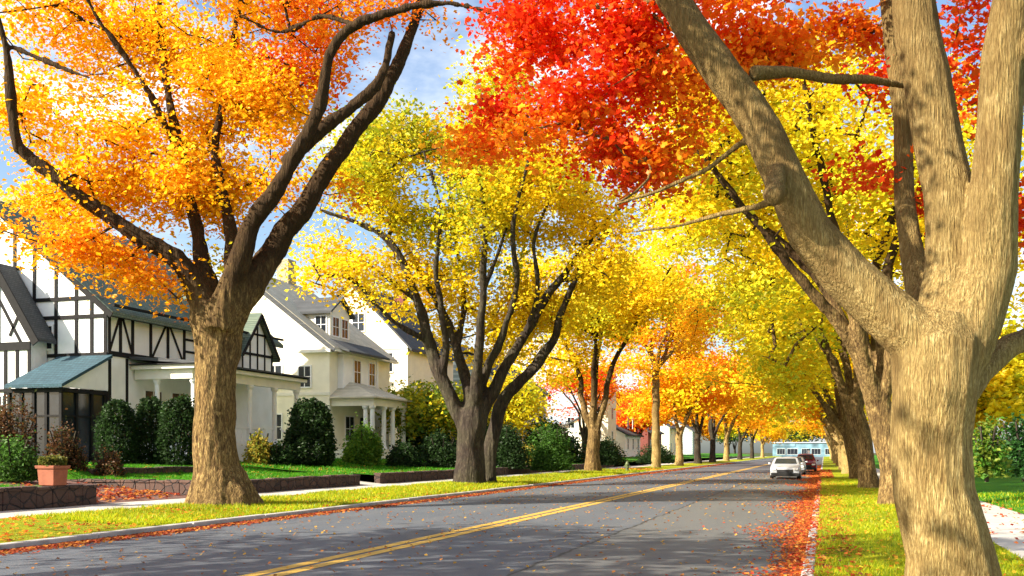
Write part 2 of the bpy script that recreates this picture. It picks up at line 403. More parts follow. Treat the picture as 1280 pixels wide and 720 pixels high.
def fuse(V, Fl, voxel, amp, freq, asp, smooth=4, lowk=1.3):
    me = bpy.data.meshes.new('tmp'); V = np.vstack(V); Fq = np.vstack(Fl)
    me.from_pydata(V.tolist(), [], Fq.tolist())
    o = bpy.data.objects.new('tmp', me); COL.objects.link(o)
    r = o.modifiers.new('r', 'REMESH'); r.mode = 'VOXEL'; r.voxel_size = voxel
    s = o.modifiers.new('s', 'SMOOTH'); s.iterations = smooth; s.factor = .5
    dg = bpy.context.evaluated_depsgraph_get(); ev = o.evaluated_get(dg).to_mesh()
    n = len(ev.vertices); co = np.empty(n * 3, np.float32); ev.vertices.foreach_get('co', co); co = co.reshape(-1, 3).astype(float)
    no = np.empty(n * 3, np.float32); ev.vertices.foreach_get('normal', no); no = no.reshape(-1, 3)
    k = len(ev.loops); li = np.empty(k, np.int32); ev.loops.foreach_get('vertex_index', li); Fq = li.reshape(-1, 4).copy()
    bpy.data.objects.remove(o); bpy.data.meshes.remove(me)
    d = np.array([mnoise.noise((x * freq, y * freq, z * freq * asp)) * 1.0 + .5 * mnoise.noise((x * freq * 2.3 + 5, y * freq * 2.3, z * freq * asp * 2)) + lowk * mnoise.noise((x * 1.7, y * 1.7, z * .8 + 3)) for x, y, z in co])
    return co + no * (d * amp)[:, None], Fq

RH = np.array([[0, -.5, 0], [.34, -.02, .10], [0, .5, 0], [-.34, -.02, .10]])
MAPLE = np.array([[0, -.5, 0], [.22, -.25, .03], [.5, -.12, .08], [.26, .08, .05], [.30, .38, .07], [0, .52, 0], [-.30, .38, .07], [-.26, .08, .05], [-.5, -.12, .08], [-.22, -.25, .03]])
def leaves(name, C, size, cols, parent, shape=RH, flat=.35, m=None):
    n = len(C); k = len(shape)
    a = rng.uniform(0, 2 * math.pi, n)
    nz = rng.normal(size=(n, 3)); nz[:, 2] = np.abs(nz[:, 2]) + flat; nz /= np.linalg.norm(nz, axis=1)[:, None]
    t = np.stack([np.cos(a), np.sin(a), np.zeros(n)], 1)
    u = np.cross(nz, t); u /= np.linalg.norm(u, axis=1)[:, None] + 1e-9
    w = np.cross(nz, u)
    s = size * np.clip(rng.lognormal(-.05, .32, n), .4, 1.9)
    V = C[:, None, :] + s[:, None, None] * (shape[None, :, 0:1] * u[:, None, :] + shape[None, :, 1:2] * w[:, None, :] + shape[None, :, 2:3] * nz[:, None, :])
    Fq = np.arange(n * k).reshape(n, k)
    return npmesh(name, V.reshape(-1, 3), Fq, m or M['leaf'], parent, np.repeat(cols, k, axis=0))
YEL = [(.92, .62, .01), (.94, .70, .02), (.88, .56, .01), (.80, .64, .02)]
YGR = [(.84, .64, .01), (.56, .54, .02), (.38, .44, .02), (.92, .66, .02)]
GRN = [(.26, .34, .02), (.42, .44, .02), (.66, .54, .02), (.78, .50, .02)]
ORA = [(.92, .34, .008), (.94, .44, .01), (.90, .24, .008), (.94, .54, .01)]
OYE = [(.95, .56, .01), (.94, .44, .008), (.95, .66, .02), (.92, .36, .008)]
RED = [(.82, .045, .010), (.72, .025, .008), (.90, .10, .010), (.92, .20, .012)]
DRED = [(.56, .02, .012), (.70, .04, .012), (.45, .015, .012), (.80, .07, .015)]
ROR = [(.92, .18, .010), (.94, .30, .012), (.85, .09, .010), (.95, .44, .015)]
LEM = [(.92, .74, .02), (.80, .74, .03), (.66, .66, .03), (.94, .66, .02)]
BUSH = [(.025, .055, .015), (.035, .075, .018), (.02, .04, .012)]
BGRN = [(.06, .15, .02), (.09, .20, .03), (.05, .11, .02)]
BRWN = [(.09, .045, .025), (.12, .06, .03), (.05, .06, .02), (.15, .07, .02)]
BYEL = [(.30, .26, .03), (.18, .22, .03), (.42, .30, .04)]
BYG = [(.12, .26, .03), (.20, .32, .03), (.10, .20, .02)]
def pick(pal, n, j=.16):
    p = np.array(pal); c = p[rng.integers(0, len(p), n)]
    return np.clip(c * rng.uniform(1 - j, 1 + j, (n, 1)), 0, .95)

def grow(name, label, cat_group, base, limbs, blobs, leafsize, bark, lpc=110, crad=.75, voxel=.05, amp=.02, freq=6, asp=.16,
         twig=.02, shape=RH, ncl_scale=1.0, sides=6, flatc=.6, fuse_it=True, gap=-.06):
    """limbs: list of [(pt, radius)...]; blobs: (centre, (rx,ry,rz), palette, n clusters)"""
    t = thing(name, base, label, 'tree', cat_group)
    V, Fl = [], []; npos, nrad = [], []
    for lb in limbs:
        pts, rad = spline([p for p, r in lb], [r for p, r in lb], .35)
        # gentle irregularity
        for i in range(1, len(pts)):
            q = mnoise.noise_vector(Vector(pts[i]) * .9); pts[i] = pts[i] + np.array(q) * min(.12, rad[i] * .5)
        tube(V, Fl, pts, rad, 12 if voxel < .08 else 8, close=fuse_it)
        npos += pts; nrad += rad
    if fuse_it: MV, MF = fuse(V, Fl, voxel, amp, freq, asp)
    else: MV, MF = np.vstack(V), np.vstack(Fl)
    # clusters
    cc, cp = [], []
    zmin = base[2] + 2.2
    for c, r, pal, n in blobs:
        n = int(n * ncl_scale); k = 0; c = np.array(c); tries = 0
        while k < n and tries < n * 30:
            tries += 1
            d = rng.normal(size=3); d /= np.linalg.norm(d); q = c + d * np.array(r) * rng.uniform(.05, 1) ** (1 / 2.2)
            if q[2] < zmin: continue
            if mnoise.noise(Vector(q) * (.36 / crad)) < gap: continue
            cc.append(q); cp.append(pal); k += 1
    cc = np.array(cc)
    N0 = len(npos); pos = [np.array(p) for p in npos]; parent = [-1] * N0; isn = np.array([p[2] > base[2] + 1.5 and r < .45 for p, r in zip(npos, nrad)])
    arr = np.array(pos); dist = np.array([np.min(np.where(isn, np.linalg.norm(arr - q, axis=1), 1e9)) for q in cc])
    order = np.argsort(dist); paths = []
    buf = np.zeros((N0 + len(cc) * 14, 3)); buf[:N0] = arr; ok = np.zeros(len(buf), bool); ok[:N0] = isn; n = N0
    par = -np.ones(len(buf), int); cnt = np.zeros(len(buf))
    for ci in order:
        q = cc[ci]; dd = np.linalg.norm(buf[:n] - q, axis=1) + np.where(buf[:n, 2] > q[2] + .5, 1.0, 0); dd[~ok[:n]] = 1e9
        a = int(np.argmin(dd)); A = buf[a]; Ld = np.linalg.norm(q - A)
        k = min(12, max(1, int(Ld / (.55 * crad / .75)))); off = rng.normal(size=3) * .10 * Ld; path = [a]
        for s in range(1, k + 1):
            f = s / k; pnt = A * (1 - f) + q * f + off * math.sin(math.pi * f) + rng.normal(size=3) * .03 * Ld / k
            buf[n] = pnt; ok[n] = True; par[n] = path[-1]; path.append(n); n += 1
        paths.append(path)
        i = path[-1]
        while i >= N0: cnt[i] += 1; i = par[i]
    V2, F2 = [MV], [MF]
    rad = np.zeros(n); rad[:N0] = nrad
    for i in range(N0, n): rad[i] = twig * max(1, cnt[i]) ** .48
    for path in paths:
        r = [min(rad[path[1]], rad[path[0]] * .8 if path[0] < N0 else rad[path[0]])] + [rad[i] for i in path[1:]]
        r[-1] *= .4
        r = [min(x, r[0]) for x in r]
        tube(V2, F2, [buf[i] for i in path], r, sides)
    TV, TF = np.vstack(V2), np.vstack(F2)
    npmesh('trunk', TV, TF, bark, t, smooth=True)
    # leaves hang along the twig ends
    C, K = [], []
    for q, pal in zip(cc, cp):
        m_ = int(lpc * rng.uniform(.5, 1.5)); g = rng.normal(size=(m_, 3)) * np.array([crad, crad, crad * flatc]) * .5 * rng.uniform(.75, 1.25)
        C.append(q + g)
        c0 = pick(pal, 1, .22)[0]; K.append(np.clip((pick(pal, m_, .28) * .42 + c0 * .58), 0, .95))
    leaves('crown', np.vstack(C), leafsize, np.vstack(K), t, shape)
    return t

def px_limb(pts, d0):
    out = []
    for q in pts:
        px, py, w = q[:3]; d = d0 + (q[3] if len(q) > 3 else 0)
        out.append((P(px, py, d), w / 2 * d / F))
    return out
def px_blob(px, py, rx, ry, dd, rd, pal, n, d0):
    d = d0 + dd; k = d / F
    return (P(px, py, d), (max(rx * k, .4), rd, ry * k), pal, n)

G_L = 'street trees along the left verge'; G_R = 'street trees along the right verge'
# ---- right foreground tree
d0 = 10.0
limbs = [px_limb(l, d0) for l in (
    [(1188, 800, 190), (1187, 770, 150), (1186, 735, 122), (1183, 690, 106), (1176, 620, 98), (1170, 550, 98), (1167, 490, 102), (1166, 440, 112, .02), (1172, 410, 96, .05)],
    [(1166, 470, 84), (1140, 425, 74, .0), (1100, 388, 66, 0), (1055, 350, 62, 0), (1010, 288, 56, .05), (980, 225, 50, .1), (952, 165, 48, .2), (908, 95, 45, .3), (868, 38, 42, .4), (822, -25, 38, .6), (765, -95, 32, .9), (690, -150, 24, 1.2), (600, -190, 16, 1.5)],
    [(1174, 470, 90, .05), (1178, 400, 78, .1), (1180, 330, 66, .15), (1178, 240, 60, .2), (1168, 150, 58, .3), (1152, 60, 55, .4), (1134, -30, 50, .5), (1105, -140, 38, .7), (1090, -240, 26, 1)],
    [(1180, 470, 88, 0), (1206, 400, 80, -.05), (1229, 330, 68, -.1), (1239, 250, 58, -.15), (1246, 160, 54, -.2), (1254, 70, 52, -.25), (1266, -20, 49, -.3), (1290, -140, 38, -.4), (1310, -240, 26, -.5)],
    [(1168, 420, 44, .3), (1147, 360, 36, .6), (1136, 290, 27, .9), (1130, 200, 24, 1.1), (1122, 110, 21, 1.2), (1112, 20, 20, 1.3), (1100, -80, 14, 1.5)],
    [(1176, 560, 30, .2), (1196, 505, 38, .2), (1226, 466, 33, .4), (1262, 436, 30, .6), (1310, 412, 24, .8), (1380, 370, 16, 1)],
    [(940, 92, 20, .3), (985, 88, 15, .4), (1040, 98, 13, .5), (1085, 100, 11, .6), (1130, 108, 9, .8)],
    [(985, 245, 14, .15), (945, 258, 8, .3), (900, 268, 7, .5), (850, 282, 5.5, .7), (790, 290, 4, .9)],
    [(958, 165, 16, .2), (925, 180, 8, .4), (885, 212, 7, .6), (820, 240, 6, .8), (770, 255, 4, 1)],
    [(972, 212, 20, -.05), (971, 243, 28, -.34), (970, 246, 20, -.42)],
    [(1250, 110, 30, -.2), (1280, 60, 22, -.4), (1330, 0, 16, -.6)],
    # root flare
    [(1165, 745, 60, 0), (1130, 772, 50, -.15), (1095, 790, 26, -.3)], [(1205, 745, 60, 0), (1240, 772, 50, -.2), (1275, 792, 26, -.35)],
    [(1185, 740, 60, -.1), (1180, 790, 50, -.45), (1178, 815, 24, -.6)], [(1190, 740, 60, .1), (1215, 765, 40, .7), (1225, 772, 20, 1)],
)]
Bq = lambda *a: px_blob(*a, d0)
blobs = [Bq(710, 20, 70, 36, 2.6, 1.0, RED, 28), Bq(800, 40, 70, 40, 2.2, 1.0, RED, 30), Bq(740, 130, 80, 46, 2.6, 1.0, RED, 22), Bq(700, 170, 80, 36, 2.6, .8, ROR, 14), Bq(660, 150, 50, 20, 3.2, .7, RED, 9),
         Bq(615, 195, 50, 20, 3.4, .6, ROR, 9), Bq(780, 200, 70, 36, 2.4, .8, RED, 16), Bq(850, 100, 60, 60, 1.8, .9, ROR, 18), Bq(850, 180, 50, 40, 2.0, .8, ROR, 9),
         Bq(910, 40, 80, 50, 1.6, .8, ROR, 24), Bq(990, 45, 60, 40, 1.7, .9, ROR, 16), Bq(1080, 20, 50, 44, 1.8, .8, ROR, 11), Bq(650, 70, 46, 40, 3.2, .8, RED, 9),
         Bq(1110, 130, 30, 40, 1.6, .4, RED, 5), Bq(1120, 190, 22, 40, 1.8, .4, RED, 5), Bq(1205, 50, 30, 60, 1.5, .4, RED, 9), Bq(1105, 200, 14, 40, 1.3, .3, RED, 3),
         Bq(1205, 200, 16, 110, 1.1, .3, RED, 12), Bq(1275, 60, 20, 80, 1.2, .4, RED, 12), Bq(1275, 240, 10, 60, 1.0, .3, RED, 5), Bq(1205, 320, 12, 40, 1.0, .2, RED, 3),
         Bq(820, -50, 180, 50, 2.2, 1.6, RED, 34), Bq(1000, -80, 160, 60, 1.4, 1.4, RED, 16), Bq(1250, -120, 120, 70, .6, 1.2, RED, 10),
         ((-4.7, 7.5, 8.5), (1.2, 1.0, 1.1), RED, 54), ((-3.9, 7.3, 7.0), (.5, .5, .5), RED, 12)]  # last two clumps are unseen, added above frame to shade the left limb
b0 = P(1187, 777, d0)
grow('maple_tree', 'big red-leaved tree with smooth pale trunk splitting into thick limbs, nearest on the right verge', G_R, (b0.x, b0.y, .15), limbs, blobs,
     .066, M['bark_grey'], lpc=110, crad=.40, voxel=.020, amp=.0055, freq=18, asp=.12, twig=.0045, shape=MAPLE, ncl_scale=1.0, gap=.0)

# ---- left orange tree
d0 = 28.5
limbs = [px_limb(l, d0) for l in (
    [(276, 645, 92), (276, 630, 82), (275, 612, 70), (271, 585, 57), (269, 540, 52), (268, 490, 49), (268, 440, 50), (270, 405, 54), (272, 380, 50)],
    [(268, 470, 26), (264, 430, 38), (258, 400, 40), (246, 362, 33), (222, 326, 25, -.3), (165, 290, 20, -.5), (110, 255, 17, -.8), (60, 215, 16, -1), (24, 186, 14, -1.2), (15, 140, 12, -1.3), (12, 90, 11, -1.4), (3, 40, 9, -1.5), (-20, -20, 6, -1.6)],
    [(276, 470, 28), (280, 432, 42), (290, 395, 44), (309, 360, 38), (342, 312, 29, .3), (385, 250, 25, .4), (430, 186, 22, .5), (470, 126, 19, .6), (504, 66, 15, .8), (524, 10, 12, 1), (545, -50, 8, 1.2)],
    [(276, 410, 46, -.2), (295, 340, 30, -.4), (318, 280, 23, -.6), (348, 235, 21, -.8), (380, 175, 18, -1), (402, 130, 16, -1.1), (412, 70, 13, -1.2), (436, 36, 12, -1.3), (480, 18, 11, -1.4), (545, 4, 8, -1.5), (620, 20, 4.5, -1.7), (650, 62, 3, -1.8)],
    [(355, 205, 16, -.8), (400, 165, 16, -.6), (450, 125, 14, -.2), (482, 84, 12, 0), (490, 40, 9, .2)],
    [(268, 400, 40, .3), (256, 335, 22, .6), (240, 270, 16, 1), (228, 190, 13, 1.2), (208, 110, 10, 1.5), (200, 10, 8, 1.8), (195, -80, 5, 2)],
    [(290, 345, 22, .4), (286, 270, 15, 1), (270, 190, 11, 1.5), (285, 100, 9, 2), (300, 0, 6, 2.3)],
    [(15, 58, 8, -1.4), (60, 78, 7, -1.6), (115, 98, 5, -2)], [(225, 190, 9, 1.2), (170, 90, 8, .8), (120, 20, 6, .4), (90, -40, 4, 0)],
    [(300, 20, 4, 1), (350, 40, 5, .4), (400, 20, 7, -.6), (440, 30, 8, -1.2)],
    [(264, 596, 44), (248, 622, 34, -.2), (232, 640, 18, -.4)], [(284, 596, 44), (306, 620, 34, .2), (326, 637, 18, .3)], [(275, 600, 40), (272, 634, 34, -.7), (268, 650, 16, -1.1)], [(285, 600, 40), (300, 630, 30, -.5), (308, 645, 14, -.8)],
)]
Bq = lambda a, b, c, d, e, *f: px_blob(a, b, c, d, e + 1.8, *f, d0)
blobs = [Bq(120, 60, 110, 80, 0, 3, OYE, 46), Bq(60, 150, 50, 60, -.5, 2.5, OYE, 20), Bq(220, 110, 110, 90, 0, 3.4, OYE, 70), Bq(330, 150, 90, 80, 0, 3, OYE, 55),
         Bq(200, 210, 140, 60, 0, 3.2, OYE, 75), Bq(120, 250, 90, 36, -.5, 2.6, OYE, 34), Bq(90, 316, 90, 20, -1.6, 1.6, ORA, 20), Bq(180, 345, 50, 18, -1.6, 1.2, ORA, 9), Bq(215, 378, 22, 18, -1.6, .6, ORA, 3),
         Bq(300, 240, 80, 50, -.5, 2.5, OYE, 36), Bq(260, 10, 150, 60, 1, 4, OYE, 60), Bq(430, 40, 70, 60, 0, 2.5, ROR, 20), Bq(380, 110, 60, 60, 0, 2, ROR, 16), Bq(50, 10, 80, 60, 0, 2, OYE, 20),
         Bq(300, 325, 40, 30, -.6, 1.5, YGR, 5), Bq(180, -80, 240, 60, 0, 4, OYE, 60), Bq(400, -70, 120, 50, 0, 3, ROR, 24), Bq(420, 230, 26, 26, 0, 1.5, ORA, 4), Bq(20, 290, 26, 18, -1.6, 1, ORA, 3), Bq(520, 20, 60, 30, -1, 1.5, ROR, 5)]
b0 = P(276, 630, d0)
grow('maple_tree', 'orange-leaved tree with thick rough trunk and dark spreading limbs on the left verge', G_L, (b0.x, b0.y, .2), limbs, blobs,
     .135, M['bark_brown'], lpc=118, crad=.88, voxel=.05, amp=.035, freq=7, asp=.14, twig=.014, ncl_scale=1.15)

# ---- dark many-limbed tree
d0 = 47.5
limbs = [px_limb(l, d0) for l in (
    [(588, 614, 52), (588, 600, 42), (588, 575, 36), (589, 550, 34), (591, 525, 38), (592, 510, 32)],
    [(584, 555, 20), (578, 525, 20), (560, 492, 18), (543, 450, 16), (530, 400, 14), (512, 350, 11), (490, 305, 9), (450, 280, 6), (400, 262, 4)],
    [(590, 540, 20), (588, 510, 18), (578, 460, 13, 1), (562, 408, 11, 1.5), (532, 352, 9, 2), (502, 300, 7, 2.5), (475, 240, 5, 3), (450, 180, 4, 3)],
    [(592, 520, 20), (598, 450, 13, -1), (602, 380, 10, -1.5), (606, 300, 8, -2), (600, 220, 6, -2.5), (590, 150, 4, -3)],
    [(594, 550, 20), (602, 520, 19), (620, 480, 15), (648, 435, 13), (676, 384, 11, .5), (720, 322, 8, 1), (762, 272, 6, 1.5), (800, 235, 4, 2)],
    [(614, 612, 24, 1.5), (613, 590, 19, 1.5), (613, 560, 18, 1.5), (624, 510, 17, 1.5), (655, 472, 15, 1.2), (690, 428, 12, 1), (706, 380, 9, .5), (730, 325, 7, 0), (760, 290, 5, 0)],
    [(598, 490, 14), (628, 415, 9, -1), (645, 360, 8, -2), (642, 280, 6, -3), (660, 200, 4, -3.5)],
    [(553, 472, 12), (556, 420, 9, -.5), (545, 340, 7, -1), (550, 260, 5, -2), (530, 190, 4, -2)], [(536, 425, 9), (490, 400, 6, -1), (440, 350, 5, -1.5), (400, 345, 4, -2)],
    [(572, 440, 8, 1), (580, 380, 7, 2), (572, 310, 5, 2.5), (560, 230, 4, 3)], [(660, 415, 9, 0), (672, 360, 6, -1), (668, 300, 5, -1.5), (690, 240, 4, -2)],
    [(520, 375, 7, .2), (480, 345, 5, 1), (430, 310, 4, 1.5)], [(602, 370, 7, -1.5), (625, 310, 5, -1), (650, 240, 4, 0), (690, 190, 3, 0)], [(700, 350, 7, .8), (740, 345, 5, 1.5), (790, 330, 3.5, 2)],
)]
Bq = lambda *a: px_blob(*a, d0)
blobs = [Bq(560, 165, 120, 55, 0, 4.5, GRN, 48), Bq(480, 250, 85, 75, 0, 4, YGR, 36), Bq(470, 200, 70, 50, 0, 4, GRN, 24), Bq(600, 270, 110, 80, 0, 5, YGR, 60), Bq(700, 250, 90, 65, 0, 4, YEL, 50),
         Bq(745, 330, 60, 50, 0, 4, YEL, 26), Bq(520, 360, 80, 50, 1, 4, YEL, 26), Bq(415, 330, 50, 36, -1, 3, YEL, 16), Bq(650, 380, 70, 50, 1, 3, YEL, 22), Bq(620, 120, 70, 36, 0, 3, YGR, 16), Bq(600, 400, 90, 70, 4, 2, YEL, 22), Bq(640, 200, 90, 50, 0, 4, YEL, 30)]
b0 = P(590, 605, d0)
grow('street_tree', 'dark forked tree with many thin upright limbs and yellow-green leaves on the left verge', G_L, (b0.x, b0.y, .2), limbs, blobs,
     .19, M['bark_dark'], lpc=118, crad=1.15, ncl_scale=1.6, voxel=.06, amp=.035, freq=3.5, asp=.12, twig=.024)

def gen_tree(label, X, Y, Ht, r0, fork, crx, cry, crz, cx, cz, pal, ncl, lsz, crad, lpc, bark, group, seed, lean=0, nl=6, name='street_tree', kz=1, zb=.15):
    random.seed(seed)
    base = Vector((X, Y, zb))
    top = Vector((X + lean * .5, Y, zb + fork))
    limbs = [[(base - Vector((0, 0, .4)), r0 * 1.5), (base + Vector((0, 0, .3)), r0 * 1.25), (base + Vector((lean * .15, random.uniform(-.1, .1), fork * .45)), r0 * .95), (top, r0 * .95)]]
    for i in range(nl):
        a = 2 * math.pi * (i + random.uniform(-.3, .3)) / nl + seed
        q = Vector((X + cx + math.cos(a) * crx * .55, Y + math.sin(a) * cry * .55, zb + cz + random.uniform(-.1, .45) * crz))
        mid = top.lerp(q, .45) + Vector((-math.cos(a) * .3 + random.uniform(-.4, .4), random.uniform(-.4, .4), .5))
        end = q + (q - mid) * .6
        limbs.append([(top - Vector((0, 0, .5)), r0 * .55), (top.lerp(mid, .5) + Vector((random.uniform(-.3, .3), random.uniform(-.3, .3), 0)), r0 * .45), (mid, r0 * .36), (q, r0 * .22), (end, r0 * .08)])
    C = Vector((X + cx, Y, zb + cz))
    bl = []
    for i in range(8):
        a = 2 * math.pi * i / 8 + seed; z = random.uniform(-.45, .55)
        bl.append((C + Vector((math.cos(a) * crx * .5, math.sin(a) * cry * .5, z * crz)), (crx * .52, cry * .52, crz * .48), pal[i % len(pal)], ncl / 9))
    bl.append((C + Vector((0, 0, crz * .35)), (crx * .6, cry * .6, crz * .6), pal[0], ncl / 9))
    return grow(name, label, group, tuple(base), limbs, bl, lsz, bark, lpc=lpc, crad=crad, twig=r0 * .06, fuse_it=r0 * 0 + Y < 75, voxel=.06, amp=.04, freq=3.5, asp=.12, sides=5)

def Rx(px, X, **k): return YX(px, X)
# left row further along
gen_tree('twin-stemmed tree with loose yellow leaves on the left verge near the hydrant', -16.3, YX(742, -16.3), 16, .52, 3.2, 7.5, 7.0, 5.6, .5, 11.4, [YEL, YEL, YGR], 260, .25, 1.5, 135, M['bark_brown'], G_L, 3, nl=4)
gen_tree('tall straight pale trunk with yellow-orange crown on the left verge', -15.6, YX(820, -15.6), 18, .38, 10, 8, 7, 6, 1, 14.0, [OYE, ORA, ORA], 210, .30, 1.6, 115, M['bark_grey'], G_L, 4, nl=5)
far_l = [(849, ORA, 'dark-trunked tree with orange leaves, fifth along the left verge'), (872, ORA, 'deep orange tree, sixth along the left verge'), (891, ORA, 'orange tree, seventh along the left verge'),
         (908, OYE, 'yellow-orange tree, eighth along the left verge'), (925, ORA, 'small distant orange tree, ninth along the left verge'), (940, YEL, 'distant yellow tree, tenth along the left verge'), (953, OYE, 'farthest yellow tree at the end of the left verge')]
for i, (px, pal, lb) in enumerate(far_l):
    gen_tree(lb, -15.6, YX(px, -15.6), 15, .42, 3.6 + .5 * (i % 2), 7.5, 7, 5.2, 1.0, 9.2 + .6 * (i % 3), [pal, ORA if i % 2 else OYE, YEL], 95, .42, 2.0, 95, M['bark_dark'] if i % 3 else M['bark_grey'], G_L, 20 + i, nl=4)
# right row
rr = [(1122, 2.05, .40, YEL, YGR, 'tree with twisted ridged trunk just left of the pale foreground trunk'), (1086, 1.8, .38, YEL, YGR, 'yellow-leaved tree with pale trunk, third on the right verge'),
      (1070, 1.7, .36, YEL, OYE, 'yellow tree leaning over the road, fourth on the right verge'), (1061, 1.7, .42, YEL, YGR, 'yellow tree, fifth on the right verge'), (1055, 1.7, .4, OYE, ORA, 'golden tree, sixth on the right verge'),
      (1050, 1.7, .4, ORA, ORA, 'orange tree behind the red car, seventh on the right verge'), (1046, 1.7, .4, ORA, OYE, 'distant orange tree, eighth on the right verge'), (1043, 1.7, .4, YEL, ORA, 'distant yellow tree, ninth on the right verge'), (1040, 1.7, .4, ORA, YEL, 'farthest orange tree at the end of the right verge')]
for i, (px, X, r0, p1, p2, lb) in enumerate(rr):
    Y = YX(px, X)
    near = i < 3
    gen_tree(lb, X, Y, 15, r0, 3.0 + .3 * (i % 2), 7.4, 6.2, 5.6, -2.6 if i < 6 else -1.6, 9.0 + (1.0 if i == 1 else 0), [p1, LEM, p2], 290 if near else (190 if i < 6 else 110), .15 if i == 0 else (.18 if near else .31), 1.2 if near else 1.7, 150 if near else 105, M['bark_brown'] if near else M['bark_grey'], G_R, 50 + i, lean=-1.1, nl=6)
# off-frame neighbour whose shade falls across the near road
gen_tree('orange street tree on the left verge, out of frame to the left', -16.5, 4.5, 13, .5, 3.6, 7.5, 6.5, 4.6, 0, 8.8, [OYE, ORA, YEL], 120, .26, 1.4, 75, M['bark_brown'], G_L, 77)

# trees behind the houses and the right garden
G_B = 'garden trees behind the houses'
bt = [(-28, 70, 6.0, [[(.10, .20, .02), (.18, .26, .03), (.40, .40, .04)], GRN], 'small olive tree at the right corner of the stucco house porch'), (-27, 84, 8, [YGR, YEL], 'small yellow-green tree before the clapboard house'), (-46, 78, 13, [YEL, YGR], 'yellow-green garden tree rising behind the white stucco house'), (-44, 96, 12, [YGR, YEL], 'yellow garden tree behind the grey-roofed house'), (-40, 118, 12, [GRN, YGR], 'olive garden tree behind the pale siding house'),
      (-30, 128, 13, [ORA, RED], 'red-orange garden tree beside the tall cream tower'), (-27, 150, 11, [RED, ROR], 'low red garden tree left of the straight pale trunk'), (-36, 200, 14, [YEL, OYE], 'golden tree far behind the left verge'),
      (-30, 240, 13, [ORA, OYE], 'far orange tree behind the left row'), (-26, 290, 12, [YGR, GRN], 'far olive tree near the road end'), (-62, 70, 14, [GRN, YGR], 'olive tree far behind the half-timbered house')]
for i, (X, Y, Ht, pal, lb) in enumerate(bt):
    gen_tree(lb, X, Y, Ht, .4, 2.5, Ht * .52, Ht * .5, Ht * .36, 0, Ht * .58, pal, 110, .30 if Y < 130 else .45, 1.9, 105, M['bark_dark'], G_B, 100 + i, name='garden_tree', nl=5, zb=1.0 if X < -23 else .2)
rt = [(11, 34, 10, [YEL, YGR], 'yellow tree in the right garden, beyond the foreground trunk'), (16, 52, 12, [YGR, GRN], 'olive-yellow tree at the back of the right garden'), (9, 70, 11, [YEL, YGR], 'yellow tree half hidden behind the right row'), (14, 100, 12, [YEL, OYE], 'golden tree far down the right gardens'),
      (12, 150, 12, [OYE, ORA], 'orange tree far down the right gardens'), (14, 230, 14, [GRN, YGR], 'dark olive tree beyond the right row')]
for i, (X, Y, Ht, pal, lb) in enumerate(rt):
    gen_tree(lb, X, Y, Ht, .35, 2.4, Ht * .5, Ht * .5, Ht * .36, 0, Ht * .58, pal, 120, .19 if Y < 60 else .4, 1.6, 125, M['bark_dark'], 'garden trees on the right', 130 + i, name='garden_tree', nl=5, zb=.4)
for i, (px, X, Ht) in enumerate([(985, -14, 11), (1012, -5, 12), (1045, 6, 12), (940, -32, 14)]):
    Y = 372 + i * 4
    gen_tree(('dark green far tree ' + ['left of', 'rising above the middle of', 'right of', 'well left of'][i] + ' the pale blue building'), X, Y, Ht, .4, 2.5, 7, 6, 5, 0, 8.2, [[(.03, .07, .02), (.05, .10, .02)], GRN], 60, .8, 2.4, 50, M['bark_dark'], 'trees closing the far end of the street', 160 + i, name='street_tree', nl=4)

